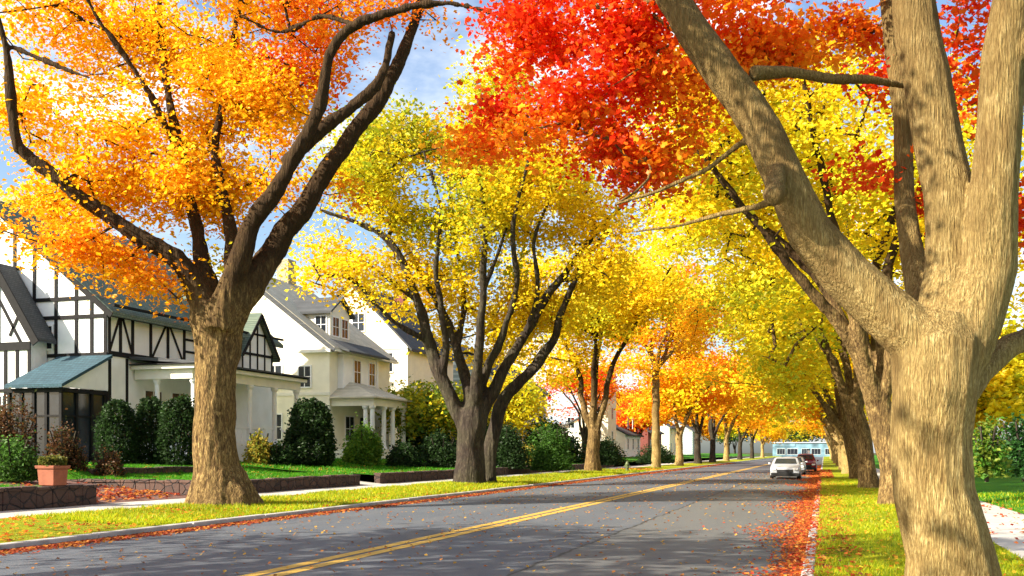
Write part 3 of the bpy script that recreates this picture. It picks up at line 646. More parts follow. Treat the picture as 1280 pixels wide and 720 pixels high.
# ---------------------------------------------------------------- shrubs
def shrub(label, px0, px1, ytop, ybot, d, pal, dens=1.0, name='shrub', conical=False, cat='shrub', group='shrubs in the front gardens', lsz=None):
    k = d / F; c = P((px0 + px1) / 2, ybot, d); zt = P(0, ytop, d).z; zb = max(c.z - .1, .1)
    if c.x < -19.9: zb = min(zb, zlawn(c.x, c.y))
    w = (px1 - px0) / 2 * k; h = zt - zb
    t = thing(name, (c.x, c.y, zb), label, cat, group)
    n = int(3400 * dens * max(.6, w * h / 1.6)); n = min(n, 16000)
    rs = np.random.default_rng(int(px0 * 7 + ytop) % 9999)
    if conical:
        th = rng.uniform(0, 2 * math.pi, n); u = rng.uniform(0, 1, n); rr_ = rng.uniform(.45, 1.0, n) ** .5
        prof = np.interp(u, [0, .08, .3, .6, .85, .95, 1], [.82, .96, 1, .93, .70, .48, .12])
        an = np.array([mnoise.noise((math.cos(a) * 2.2 + c.x, math.sin(a) * 2.2, z * 4)) + .6 * mnoise.noise((math.cos(a) * 6 + c.x, math.sin(a) * 6, z * 11)) for a, z in zip(th, u)])
        rr2 = prof * w * rr_ * (1 + .20 * an) + rng.exponential(.05, n)
        C = np.stack([c.x + rr2 * np.cos(th), c.y + rr2 * np.sin(th) * .9, zb + u * h * (1 + .10 * an) + .03], 1)
    else:
        K = 11; cs = rs.normal(size=(K, 3)); cs /= np.linalg.norm(cs, axis=1)[:, None]; cs *= rs.uniform(.25, .62, (K, 1)); cs[:, 2] = np.abs(cs[:, 2]) * .95
        cs[0] = (0, 0, .1); rl = rs.uniform(.28, .55, K); rl[0] = .7
        kk = rng.integers(0, K, n); dv = rng.normal(size=(n, 3)); dv /= np.linalg.norm(dv, axis=1)[:, None]
        q = cs[kk] + dv * (rl[kk] * rng.uniform(.5, 1, n) ** .5 + rng.exponential(.055, n))[:, None]
        q[:, 2] = np.abs(q[:, 2]); 
        C = np.stack([c.x + q[:, 0] * w * 1.02, c.y + q[:, 1] * w * .9, zb + .02 + q[:, 2] * h * .93], 1)
    clump = (np.array([mnoise.noise(Vector(q) * 2.2) for q in C]) > .0)[:, None]
    cols = pick(pal, n, .25) * np.where(clump, 1.1, .9)
    # stems
    bm = B()
    for i in range(6):
        a = i * 1.05; q = Vector((c.x, c.y, zb - .1)); e = Vector((c.x + math.cos(a) * w * .6, c.y + math.sin(a) * w * .6, zb + h * .75))
        bar(bm, q, e, .04, .04, Vector((math.sin(a), -math.cos(a), 0)))
    obj('stem', bm, M['bark_dark'], t)
    # dense inner twig mass so that the shrub does not read as a shell
    leaves('foliage', C, lsz or (.10 if d < 45 else .14), cols, t, flat=.1)
    return t
shrub('broad brown-green shrub in front of the leftmost gable', -30, 62, 492, 585, 36.5, BRWN, 1.6)
shrub('brown-purple rounded shrub beside the terracotta planter', 52, 110, 520, 592, 35.5, BRWN, 1.3)
shrub('bright green leafy shrub left of the terracotta planter', -20, 54, 532, 598, 32, BGRN, 1.3)
shrub('small rust-coloured low shrub at the end of the upper terrace', 108, 156, 552, 594, 36, BRWN, 1.0)
shrub('clipped dark evergreen, leftmost of the three in front of the porch', 122, 172, 503, 577, 42.5, BUSH, 2.4, 'clipped_evergreen', True)
shrub('clipped dark evergreen, middle of the three in front of the porch', 168, 208, 500, 577, 43.5, BUSH, 2.4, 'clipped_evergreen', True)
shrub('clipped dark evergreen touching the left edge of the orange tree trunk', 196, 250, 500, 577, 43, BUSH, 2.4, 'clipped_evergreen', True)
shrub('tall egg-shaped dark evergreen between the two houses', 358, 418, 503, 580, 52, BUSH, 2.6, 'clipped_evergreen', True)
shrub('yellowish low shrub beside the white porch steps', 303, 345, 527, 583, 50, BYEL, 1.2)
shrub('low green shrub right of the yellowish one by the steps', 326, 366, 548, 582, 50, BUSH, 1.4)
shrub('bright yellow-green shrub in front of the cream porch', 418, 484, 522, 580, 57, BYG, 1.5)
shrub('low dark shrub right of the yellow-green shrub', 478, 530, 548, 580, 58, BUSH, 1.5)
shrub('dark rounded bush left of the dark forked tree', 525, 580, 535, 582, 60, BUSH, 1.4)
shrub('dark bush behind the dark forked trunk', 600, 660, 520, 584, 66, BUSH, 1.4)
shrub('green leafy shrub right of the dark forked trunk', 655, 728, 518, 586, 68, BGRN, 1.4)
shrub('olive shrub at the foot of the twin-stemmed tree', 622, 676, 545, 588, 72, BYEL, 1.0)
shrub('dark bush behind the twin-stemmed tree', 735, 785, 545, 580, 90, BUSH, 1.2)
shrub('dark bush below the red garden tree', 795, 845, 548, 578, 110, BUSH, 1.0)
for i, (a, b, y0, d) in enumerate([(495, 570, 505, 76), (545, 640, 510, 84), (640, 735, 510, 92)]):
    shrub(['tall green thicket right of the cream porch', 'dark thicket behind the forked tree', 'dark thicket in front of the pale siding house'][i], a, b, y0, 578, d, [(.04, .09, .02), (.06, .12, .03), (.03, .05, .02)], 1.1, lsz=.22)
# right garden hedge, in pieces a gardener would see as single bushes
for i, (a, b, y0, d, pal) in enumerate([(1205, 1262, 512, 24, BGRN), (1240, 1320, 505, 26, BUSH), (1290, 1360, 500, 25, BGRN)]):
    shrub(['leafy green shrub just right of the pale foreground trunk', 'dark green shrub at the right edge of the picture', 'green shrub beyond the right edge of the picture'][i], a, b, y0, 592, d, [(.03, .10, .02), (.05, .15, .03), (.02, .06, .015)] if i else [(.08, .2, .02), (.2, .26, .03)], 1.6, group='shrubs in the right garden')

# ---------------------------------------------------------------- houses
def window(parent, axis, c, w, h, z, n, frame=M['white_paint'], bars=(1, 1), depth=.06, name='window', t=.09):
    """axis 'X': wall plane x=c, centre y=n[0]; outward sign n[1]. axis 'Y': wall plane y=c, centre x=n[0]"""
    ctr, sg = n; bm = B(); o0, o1 = c + sg * .002, c + sg * depth
    def bx(b, a0, a1, z0, z1, d0, d1):
        if axis == 'X': box(b, d0, d1, a0, a1, z0, z1)
        else: box(b, a0, a1, d0, d1, z0, z1)
    a0, a1, z0, z1 = ctr - w / 2, ctr + w / 2, z, z + h
    bx(bm, a0 - t, a0, z0 - t, z1 + t, o0, o1); bx(bm, a1, a1 + t, z0 - t, z1 + t, o0, o1)
    bx(bm, a0, a1, z0 - t, z0, o0, o1 + sg * .04); bx(bm, a0, a1, z1, z1 + t, o0, o1)
    for i in range(bars[0]):
        q = a0 + w * (i + 1) / (bars[0] + 1); bx(bm, q - .022, q + .022, z0, z1, o0, c + sg * depth * .8)
    for i in range(bars[1]):
        q = z0 + h * (i + 1) / (bars[1] + 1); bx(bm, a0, a1, q - .022, q + .022, o0, c + sg * depth * .75)
    wf = obj(name, bm, frame, parent)
    bm = B(); bx(bm, a0 + .003, a1 - .003, z0 + .003, z1 - .003, c + sg * .001, c + sg * depth * .45); obj('pane', bm, M['glass'], wf)
    return wf
def column(parent, x, y, z0, z1, r=.14, m=None):
    bm = B(); lathe(bm, (x, y, z0), [(r * 1.45, 0), (r * 1.45, .12), (r * 1.1, .16), (r, .3), (r * .86, z1 - z0 - .25), (r * 1.25, z1 - z0 - .16), (r * 1.4, z1 - z0 - .12), (r * 1.4, z1 - z0)], 14)
    return obj('column', bm, m or M['white_paint'], parent)

# --- house A, half-timbered
XA, YA = -32.8, 40.0
HA = thing('half_timbered_house', (-38, 46, 1.1), 'white half-timbered house with dark beams, green-grey roof and big lit gable at far left', 'house')
ye = 55.0; ze = 8.6; xr = -39.8; zr = 14.2; xw = -46.8
bm = B()
extr(bm, [(XA, YA, .8), (XA, YA, ze), (xr, YA, zr - .15), (xw, YA, ze), (xw, YA, .8)], (0, ye - YA, 0)); obj('wall', bm, M['stucco'], HA)
# roof slabs with overhang
def slab_roof(bm, xe, z_e, xr_, z_r, y0, y1, t=.22):
    extr(bm, [(xe, y0, z_e), (xe, y0, z_e + t), (xr_, y0, z_r + t), (xr_, y0, z_r)], (0, y1 - y0, 0))
bm = B(); sl = (zr - ze) / (xr - XA)
slab_roof(bm, XA + .55, ze + sl * .55 + .0, xr, zr, YA - .35, ye + .4); slab_roof(bm, xw - .55, ze + sl * .55, xr, zr, YA - .35, ye + .4)
obj('roof', bm, M['shingle_green'], HA)
# bargeboard
bm = B()
for s, xe in ((1, XA + .55), (-1, xw - .55)):
    a = Vector((xe, YA - .37, ze + sl * .55 + .02)); b = Vector((xr, YA - .37, zr + .02)); bar(bm, a, b, .26, -.05, (0, 1, 0))
obj('bargeboard', bm, M['timber'], HA)
bm = B(); xs = [xw, -44.6, -42.8, -41.0, -39.6, -38.3, -37.1, -35.8, -34.6, -33.7, XA - .11]
zz = lambda x: min(zr, zr - abs(x - xr) * (zr - ze) / 7.0) - .25
for x in xs: box(bm, x - .085, x + .085, YA - .045, YA - .001, 6.3 if x > -38 else 1.2, zz(x) + .12)
for a, b, z in ((xw, -37.2, 9.1), (-37.0, XA, 9.15), (-37.1, XA, 8.25), (xw, XA, 6.4), (-42, -37.9, 10.8)): box(bm, a, b, YA - .060, YA - .002, z - .09, z + .09)
# upper floor of the street side
for y in (40.1, 40.9, 41.8, 43.2, 44.6, 46, 47.4, 48.8, 50.2, 51.6, 53.2, 54.9): box(bm, XA + .001, XA + .05, y - .09, y + .09, 6.4, ze - .1)
for z in (6.45, ze - .12): box(bm, XA + .002, XA + .065, YA, ye, z - .12, z + .12)
for y0, y1, u in ((40.1, 40.9, 1), (41.0, 41.8, 0), (43.3, 44.5, 1), (44.7, 45.9, 0), (50.3, 51.5, 1)):
    bar(bm, (XA + .004, y0, 6.5 if u else ze - .2), (XA + .004, y1, ze - .2 if u else 6.5), .12, .04, (1, 0, 0))
for y0, y1 in ((46.1, 47.3),):
    for z in (7.1, 7.75): box(bm, XA + .001, XA + .045, y0, y1, z - .06, z + .06)
obj('timber_frame', bm, M['timber'], HA)
window(HA, 'Y', YA, .85, 1.1, 6.75, (-36.45, -1), bars=(1, 1))
window(HA, 'Y', YA, .9, 1.2, 3.2, (-40.3, -1)); window(HA, 'X', XA, .8, 1.1, 6.95, (48.1, 1), bars=(1, 1)); window(HA, 'X', XA, .9, 1.1, 6.95, (52.4, 1))
# little cross gable above the street side
def cross_gable(parent, y0, y1, zb, zt, xo, m_wall, m_roof, xback, win=True, tim=True, name='gable'):
    ym = (y0 + y1) / 2; bm = B(); extr(bm, [(xo, y0, zb), (xo, y0, zt - 1.0 * (y1 - y0) * .62), (xo, ym, zt), (xo, y1, zt - (y1 - y0) * .62), (xo, y1, zb)], (xback - xo, 0, 0))
    g = obj(name, bm, m_wall, parent); bm = B(); hh = (y1 - y0) * .62
    for s in (-1, 1):
        ya = ym + s * (y1 - y0) * .62; za = zt - hh * 1.24 + .12
        extr(bm, [(xo + .3, ya, za), (xo + .3, ya, za + .16), (xo + .3, ym, zt + .28), (xo + .3, ym, zt + .12)], (xback - xo - .3, 0, 0))
    obj('gable_roof', bm, m_roof, g)
    if tim:
        bm = B()
        for s in (-1, 1): bar(bm, (xo + .31, ym + s * (y1 - y0) * .6, zt - hh * 1.2 + .12), (xo + .31, ym, zt + .14), .2, .04, (1, 0, 0))
        for q in np.linspace(y0 + .1, y1 - .1, 5):
            top = zt - abs(q - ym) * 1.24 - .1; box(bm, xo + .001, xo + .04, q - .06, q + .06, zb, top)
        box(bm, xo + .002, xo + .055, y0, y1, zt - hh - .2, zt - hh - .05)
        obj('timber_frame', bm, M['timber'], g)
    return g
cross_gable(HA, 47.0, 49.4, 6.5, 10.3, XA + .35, M['stucco'], M['shingle_green'], -37, tim=False)
g = cross_gable(HA, 50.6, 54.0, 6.5, 9.7, XA + .6, M['stucco'], M['shingle_green'], -36)
window(HA, 'X', XA + .35, .7, 1.0, 7.0, (48.2, 1), bars=(1, 1))
# chimney, lit pale
bm = B(); cp_ = P(25, 262, 52)
box(bm, cp_.x - .65, cp_.x + .45, cp_.y - .5, cp_.y + .5, 9, 14.6); box(bm, cp_.x - .75, cp_.x + .55, cp_.y - .6, cp_.y + .6, 14.6, 14.9)
obj('chimney', bm, M['stone_pale'], HA)
# left wing gable toward the camera
wy = 38.9; wc = -38.2
bm = B(); extr(bm, [(wc + 1.9, wy, .8), (wc + 1.9, wy, 7.6), (wc, wy, 10.45), (wc - 1.9, wy, 7.6), (wc - 1.9, wy, .8)], (0, YA - wy - .07, 0)); w_ = obj('wing', bm, M['stucco'], HA)
bm = B()
for s in (-1, 1): extr(bm, [(wc + s * 2.5, wy - .35, 6.95), (wc + s * 2.5, wy - .35, 7.12), (wc, wy - .35, 10.86), (wc, wy - .35, 10.66)], (0, YA - wy + .25, 0))
obj('wing_roof', bm, M['shingle_dark'], w_)
bm = B()
for s in (-1, 1): bar(bm, (wc + s * 2.55, wy - .37, 6.85), (wc, wy - .37, 10.72), .40, -.06, (0, 1, 0))
for x in (-1.81, -1.1, -.4, .4, 1.1, 1.81): box(bm, wc + x - .09, wc + x + .09, wy - .04, wy - .001, 1.2, 6.75)
box(bm, wc - 1.9, wc + 1.9, wy - .07, wy - .003, 6.6, 7.0); box(bm, wc - 1.9, wc + 1.9, wy - .06, wy - .002, 4.6, 4.75)
for a, b in (((0, 10.0), (0, 7.0)), ((0, 9.1), (1.3, 7.0)), ((0, 9.1), (-1.3, 7.0)), ((1.25, 8.4), (.65, 7.3))): bar(bm, (wc + a[0], wy - .002, a[1]), (wc + b[0], wy - .002, b[1]), .14, -.04, (0, 1, 0))
obj('timber_frame', bm, M['timber'], w_)
for x in (-.75, 0, .75, 1.45): window(w_, 'Y', wy, .40, 1.3, 3.1, (wc + x, -1), bars=(0, 2), t=.05)
# lean-to sunroom with teal roof between the wing and the corner
ly = 36.9; xl0 = -33.94; zt_, zb_ = 6.35, 4.75
bm = B(); extr(bm, [(XA + .35, ly - .3, zb_ - .15), (XA + .35, ly - .3, zb_ + .0), (XA + .35, YA - .07, zt_ + .0), (XA + .35, YA - .07, zt_ - .15)], (-3.2, 0, 0))
lr = obj('sunroom_roof', bm, M['shingle_teal'], HA)
bm = B(); extr(bm, [(XA + .1, ly, zb_ - .12), (XA + .1, YA - .08, zt_ - .2), (XA + .1, YA - .08, zb_ - .12)], (-.12, 0, 0)); obj('sunroom_gable', bm, M['white_paint'], HA)
bm = B(); box(bm, -35.7, XA - .02, ly + .06, YA - .08, 1.0, zb_ - .14); sr = obj('sunroom', bm, M['glass'], HA)
bm = B()
for x in (-35.7, -35.0, -34.3, -33.6, XA): box(bm, x - .07, x + .07, ly - .02, ly + .1, 1.0, zb_ - .13)
for y in (37.9, 38.9, 39.8): box(bm, XA - .05, XA + .06, y - .07, y + .07, 1.0, zb_ - .13)
for z in (1.4, 3.3): box(bm, -35.7, XA, ly - .01, ly + .08, z, z + .08); box(bm, XA - .04, XA + .05, ly + .1, YA - .1, z, z + .08)
box(bm, -35.75, XA + .1, ly - .05, ly + .12, zb_ - .34, zb_ - .15); box(bm, XA - .02, XA + .12, ly + .12, YA - .1, zb_ - .34, zb_ - .15)
obj('glazing_bar', bm, M['timber'], sr)
bm = B(); box(bm, XA - .02, XA + .09, YA - .12, YA - .02, 1.0, 4.6); box(bm, XA + .002, XA + .06, YA + .02, YA + .2, 1.0, 6.3); box(bm, XA + .002, XA + .05, 41.3, 41.45, 1.0, 6.3)
obj('corner_post', bm, M['timber'], HA)
bm = B(); box(bm, XA + .5, XA + .64, YA - .3, 55.3, 8.62, 8.74); obj('gutter', bm, M['timber'], HA)
bm = B(); box(bm, XA + .002, XA + .34, YA + .05, 55.0, 8.22, 8.42); obj('eaves', bm, M['timber'], HA)
bm = B(); box(bm, -32.78, -29.2, 41.9, 52.6, 6.02, 6.2) if False else box(bm, XA + .07, -29.0, 41.46, 52.86, 5.975, 6.03); obj('porch_soffit', bm, M['timber'], HA)
# porch along the street side
px1 = -29.5; py0, py1 = 42.0, 52.3
bm = B(); box(bm, XA + .01, px1 + .15, py0 - .15, py1 + .15, .8, 2.15); obj('porch_floor', bm, M['white_paint'], HA)
bm = B(); extr(bm, [(XA + .02, py0 - .5, 6.28), (px1 + .5, py0 - .5, 5.98), (px1 + .5, py0 - .5, 6.12), (XA + .02, py0 - .5, 6.44)], (0, py1 - py0 + 1, 0)); obj('porch_roof', bm, M['shingle_dark'], HA)
bm = B()
box(bm, px1 - .15, px1 + .12, py0 - .12, py1 + .12, 5.3, 5.78); box(bm, XA + .07, px1 - .15, py0 - .12, py0 + .15, 5.3, 5.78)
box(bm, XA + .07, px1 + .4, py0 - .4, py1 + .4, 5.78, 5.97)
obj('entablature', bm, M['trim_cream'], HA)
for y in (42.15, 44.7, 47.2, 49.7, 52.15): column(HA, px1, y, 2.15, 5.3)
column(HA, -31.6, 42.15, 2.15, 5.3)
bm = B()
for i, y in enumerate(np.arange(42.4, 48.9, .16)): box(bm, px1 - .02, px1 + .02, y - .02, y + .02, 2.2, 2.95)
box(bm, px1 - .05, px1 + .05, 42.3, 49.6, 2.95, 3.03); box(bm, px1 - .04, px1 + .04, 42.3, 49.6, 2.22, 2.28)
obj('porch_railing', bm, M['white_paint'], HA)
window(HA, 'X', XA, 1.3, 2.1, 2.7, (43.4, 1)); window(HA, 'X', XA, 1.3, 2.1, 2.7, (45.6, 1)); window(HA, 'X', XA, 1.3, 2.1, 2.7, (47.9, 1)); window(HA, 'Y', YA, .0001 + .5, 1.0, 2.6, (-33.4, -1)) if False else None
bm = B(); box(bm, XA + .003, XA + .07, 49.8, 50.9, 2.16, 4.5); dr = obj('door', bm, M['white_paint'], HA)
bm = B(); box(bm, XA + .072, XA + .09, 50.0, 50.7, 3.2, 4.2); obj('door_glass', bm, M['glass'], dr)
bm = B()
for i in range(6): box(bm, px1 + .16 + .3 * i, px1 + .16 + .3 * (i + 1), 50.0, 52.0, .7, 2.15 - .2 * (i + 1))
st_ = obj('steps', bm, M['white_paint'], HA)
for y in (49.95, 52.05):
    bm = B(); bar(bm, (px1 + .2, y, 3.0), (px1 + 1.9, y, 1.9), .07, .05, (0, 1, 0)); box(bm, px1 + 1.85, px1 + 1.95, y - .05, y + .05, .8, 2.0)
    obj('handrail', bm, M['white_paint'], st_)

# --- house B, white stucco
XB, YB = -32.3, 61.6
HB = thing('stucco_house', (-38, 66, 1.1), 'white and cream stucco house with tan roof, dormer and hip-roofed columned porch', 'house')
ye = 71.5; ze = 9.0; xr = -39.6; zr = 14.6; xw = -47
bm = B(); extr(bm, [(XB, YB, .8), (XB, YB, ze), (xr, YB, zr - .1), (xw, YB, ze), (xw, YB, .8)], (0, ye - YB, 0)); obj('wall', bm, M['cream_stucco'], HB)
bm = B(); sl = (zr - ze) / (xr - XB)
slab_roof(bm, XB + .5, ze + sl * .5, xr, zr, YB - .25, ye + .4); slab_roof(bm, xw - .5, ze + sl * .5, xr, zr, YB - .25, ye + .4)
obj('roof', bm, M['shingle_cream'], HB)
bm = B(); bar(bm, (XB + .5, YB - .27, ze + sl * .5), (xr, YB - .27, zr), .3, -.04, (0, 1, 0)); bar(bm, (xw - .5, YB - .27, ze + sl * .5), (xr, YB - .27, zr), .3, -.04, (0, 1, 0))
obj('bargeboard', bm, M['shingle_dark'], HB)
bm = B(); box(bm, XB + .3, XB + .62, YB - .25, ye + .4, ze - .42, ze - .28); box(bm, XB - 2.2, XB + .3, YB - .5, YB - .02, ze - .5, ze - .3); obj('eaves', bm, M['trim_cream'], HB)
# pent hood over the bay, bay of the upper floor
bm = B(); box(bm, XB + .01, XB + .45, YB + 1.2, 68.4, 5.9, ze - .45); by_ = obj('bay', bm, M['stucco'], HB)
bm = B(); extr(bm, [(XB + 1.2, YB + .6, ze - .44), (XB + 1.2, YB + .6, ze - .3), (XB - .3, YB + .6, ze + .55), (XB - .3, YB + .6, ze + .1)], (0, 68.9 - YB - .6, 0)); obj('bay_roof', bm, M['shingle_dark'], by_)
window(by_, 'X', XB + .45, 1.0, 1.6, 6.6, (64.9, 1), bars=(1, 1)); window(by_, 'X', XB + .45, .9, 1.6, 6.6, (67.3, 1), bars=(1, 1))
window(HB, 'Y', YB, 1.0, 1.5, 6.2, (-36.5, -1)); window(HB, 'Y', YB, 1.0, 1.7, 2.6, (-36.5, -1))
bm = B(); box(bm, XB - 9, XB + .05, YB - .06, YB - .003, 5.6, 5.8); obj('belt_trim', bm, M['trim_cream'], HB)
window(HB, 'Y', YB, .9, 1.4, 6.2, (-34.2, -1)); window(HB, 'Y', YB, 1.6, 1.6, 2.6, (-33.9, -1), bars=(2, 1))
bm = B(); box(bm, XB + .46, XB + .52, 68.1, 68.4, 5.9, ze - .5); obj('corner_board', bm, M['white_paint'], by_)
# dormer
bm = B(); extr(bm, [(XB - .9, 63.4, 9.6), (XB - .9, 63.4, 11.6), (XB - .9, 64.9, 12.6), (XB - .9, 66.4, 11.6), (XB - .9, 66.4, 9.6)], (-4.5, 0, 0)); dm = obj('dormer', bm, M['trim_cream'], HB)
bm = B()
for s in (-1, 1): extr(bm, [(XB - .6, 64.9 + s * 1.9, 11.45), (XB - .6, 64.9 + s * 1.9, 11.6), (XB - .6, 64.9, 12.85), (XB - .6, 64.9, 12.68)], (-4.8, 0, 0))
obj('dormer_roof', bm, M['shingle_dark'], dm)
window(dm, 'X', XB - .9, .9, 1.3, 9.95, (64.2, 1)); window(dm, 'X', XB - .9, .9, 1.3, 9.95, (65.6, 1)); window(dm, 'Y', 63.4, .8, 1.2, 10.1, (XB - 1.6, -1))
# porch
x1 = -29.3; y0, y1 = 62.0, 67.3
bm = B()
a = [(XB + .02, y0 - .5, 5.35), (x1 + .5, y0 - .5, 5.35), (x1 + .5, y1 + .5, 5.35), (XB + .02, y1 + .5, 5.35)]
va = [bm.verts.new(p) for p in a]; vb = [bm.verts.new((p[0], p[1], 5.45)) for p in a]
top = [bm.verts.new(p) for p in ((XB + .02, y0 + 1.7, 6.6), (XB + .6, y0 + 1.7, 6.6), (XB + .6, y1 - 1.7, 6.6), (XB + .02, y1 - 1.7, 6.6))]
bm.faces.new(va[::-1])
for i in range(4):
    j = (i + 1) % 4; bm.faces.new((va[i], va[j], vb[j], vb[i])); bm.faces.new((vb[i], vb[j], top[j], top[i]))
bm.faces.new(top); obj('porch_roof', bm, M['shingle_cream'], HB)
bm = B(); box(bm, XB + .02, x1 + .2, y0 - .2, y0 + .1, 4.85, 5.34); box(bm, x1 - .1, x1 + .2, y0 + .1, y1 + .2, 4.85, 5.34); box(bm, XB + .02, x1 - .1, y1 - .1, y1 + .2, 4.85, 5.34); obj('entablature', bm, M['trim_cream'], HB)
bm = B(); box(bm, XB + .02, x1 + .3, y0 - .3, y1 + .3, .8, 1.9); obj('porch_floor', bm, M['trim_cream'], HB)
for (x, y) in ((x1, y0 + .05), (x1 - .5, y0 + .05), (x1, y0 + 1.9), (x1, y0 + 3.4), (x1, y1)): column(HB, x, y, 1.9, 4.85, .17)
window(HB, 'X', XB, 1.3, 1.7, 2.5, (64.6, 1)); bm = B(); box(bm, XB + .002, XB + .07, 66.3, 67.3, 1.9, 4.2); obj('door', bm, M['dark_void'], HB)
bm = B(); box(bm, -40.4, -39.4, 68.4, 69.6, 12, 16.6); obj('chimney', bm, M['stone_pale'], HB)

# --- houses further along
def plain_house(label, x, y0, y1, w, ze, zr, mw, mr, name='suburban_house', zb=1.0, wins=3, chim=True):
    t = thing(name, (x - w / 2, (y0 + y1) / 2, zb), label, 'house', 'houses on the left side of the street')
    bm = B(); extr(bm, [(x, y0, zb - .3), (x, y0, ze), (x - w / 2, y0, zr - .1), (x - w, y0, ze), (x - w, y0, zb - .3)], (0, y1 - y0, 0)); obj('wall', bm, mw, t)
    sl = (zr - ze) / (-w / 2); bm = B()
    slab_roof(bm, x + .5, ze + sl * .5, x - w / 2, zr, y0 - .3, y1 + .3); slab_roof(bm, x - w - .5, ze + sl * .5, x - w / 2, zr, y0 - .3, y1 + .3); obj('roof', bm, mr, t)
    for z in (zb + 1.3, zb + 4.3):
        for i in range(wins): window(t, 'X', x, 1.0, 1.5, z, (y0 + (y1 - y0) * (i + .5) / wins, 1))
        for i in range(2): window(t, 'Y', y0, 1.0, 1.5, z, (x - w * (i + .7) / 2.4, -1))
    if ze > 9:
        for i in range(3): window(t, 'Y', y0, 1.0, 1.6, ze - 2.2, (x - 1.9 - 3.0 * i, -1))
        window(t, 'Y', y0, 1.1, 1.5, ze + 1.4, (x - w * .42, -1))
        bm = B(); box(bm, x - w, x + .02, y0 - .07, y0 - .003, ze - .25, ze + .02); obj('belt_trim', bm, M['trim_cream'], t)
    bm = B(); box(bm, x + .02, x + .2, (y0 + y1) / 2 - .1 - 1.0, (y0 + y1) / 2 + 1.1 - 1.0, zb + .1, zb + .35); obj('doorstep', bm, M['concrete'], t)
    if chim:
        bm = B(); box(bm, x - w * .4 - .5, x - w * .4 + .5, y1 - 3, y1 - 2, zr - 2, zr + 1.2); obj('chimney', bm, M['brick_red'], t)
    return t
hc = plain_house('cream house with steep dark grey roof right of the stucco house', -34.0, 79.0, 90, 11, 10.8, 16.4, M['cream_stucco'], M['shingle_dark'], wins=3)
hd = plain_house('pale blue-grey clapboard house half hidden behind the dark forked tree', -30.0, 95.0, 109, 12, 8.3, 12.6, M['siding'], M['shingle_dark'], wins=4)
for y in (95.6, 98.8, 102, 105.2, 108.4): column(hd, -27.6, y, 1.4, 4.4, .13)
bm = B(); box(bm, -29.98, -27.3, 95, 109, 4.4, 4.75); obj('porch_roof', bm, M['white_paint'], hd)
bm = B(); box(bm, -29.98, -27.3, 95, 109, .7, 1.4); obj('porch_floor', bm, M['white_paint'], hd)
# cream tower-like house front
tx, ty = -27.5, YX(760, -27.5)
HT = thing('house_tower', (tx - 2, ty + 2, .8), 'tall narrow cream stucco tower catching the sun behind the twin-stemmed tree', 'house', 'houses on the left side of the street')
bm = B(); box(bm, tx - 4, tx, ty, ty + 5.5, .6, 13.0); obj('wall', bm, M['cream_stucco'], HT)
bm = B(); extr(bm, [(tx - 4.3, ty - .3, 13), (tx + .3, ty - .3, 13), (tx + .3, ty - .3, 13.2), (tx - 2, ty - .3, 14.0), (tx - 4.3, ty - .3, 13.2)], (0, 6.1, 0)); obj('roof', bm, M['trim_cream'], HT)
for z in (3, 6.2, 9.6): window(HT, 'X', tx, .9, 1.5, z, (ty + 2.7, 1)); window(HT, 'Y', ty, .8, 1.5, z, (tx - 1.4, -1))
plain_house('low white house with red-brown door side, behind the tall straight trunk', -26.5, 138, 150, 11, 4.2, 7.0, M['white_paint'], M['shingle_dark'], zb=.8, wins=3, chim=False)
plain_house('small dark red brick house beyond the white one', -27.0, 160, 174, 12, 5.0, 8.5, M['brick_red'], M['shingle_dark'], zb=.8, wins=3)
plain_house('distant cream house beyond the brick one', -28, 190, 205, 12, 6.4, 10, M['cream_stucco'], M['shingle_dark'], zb=.6)
plain_house('farthest grey house on the left side', -28, 225, 240, 12, 6.4, 10, M['siding'], M['shingle_dark'], zb=.4)
# right-hand garden house, only its pale gable shows
t = thing('suburban_house', (21, 50, .4), 'white house at the right edge of the picture behind the hedge', 'house')
bm = B(); extr(bm, [(15, 45, .2), (15, 45, 4.2), (20, 45, 7), (25, 45, 4.2), (25, 45, .2)], (0, 12, 0)); obj('wall', bm, M['white_paint'], t)
bm = B()
for xe, s in ((14.4, 1), (25.6, -1)): extr(bm, [(xe, 44.6, 3.86), (xe, 44.6, 4.1), (20, 44.6, 7.3), (20, 44.6, 7.05)], (0, 12.8, 0))
obj('roof', bm, M['shingle_dark'], t)
for x in (17, 20, 23): window(t, 'Y', 45, 1.1, 1.4, 1.6, (x, -1))
window(t, 'X', 15, 1.2, 1.4, 1.6, (48, -1)); window(t, 'X', 15, 1.2, 1.4, 1.6, (52, -1))

# pale blue building at the end of the street
E = thing('shop_building', (-5.5, 362, 0), 'long low pale blue and white building closing the far end of the street', 'building')
bm = B(); box(bm, -17, 5, 358, 368, -.1, 4.8); obj('wall', bm, M['blue_panel'], E)
bm = B(); box(bm, -17.3, 5.3, 357.6, 368.3, 4.8, 5.1); obj('roof', bm, M['siding'], E)
for i in range(0): window(E, 'Y', 358, 2.2, 2.0, 1.4, (-15.2 + i * 3.0, -1), frame=M['white_paint'], bars=(1, 0), t=.15)
for i, (xx, ww) in enumerate([(-14.2, 2.6), (-10.4, 3.4), (-6.2, 2.2), (-2.6, 3.0), (1.6, 2.4)]): window(E, 'Y', 358, ww, 1.9, .9, (xx, -1), frame=M['siding'], bars=(2, 0), t=.12)
bm = B(); box(bm, -16.5, -9.5, 357.85, 357.99, 3.6, 4.6); obj('fascia_panel', bm, M['blue_panel'], E)

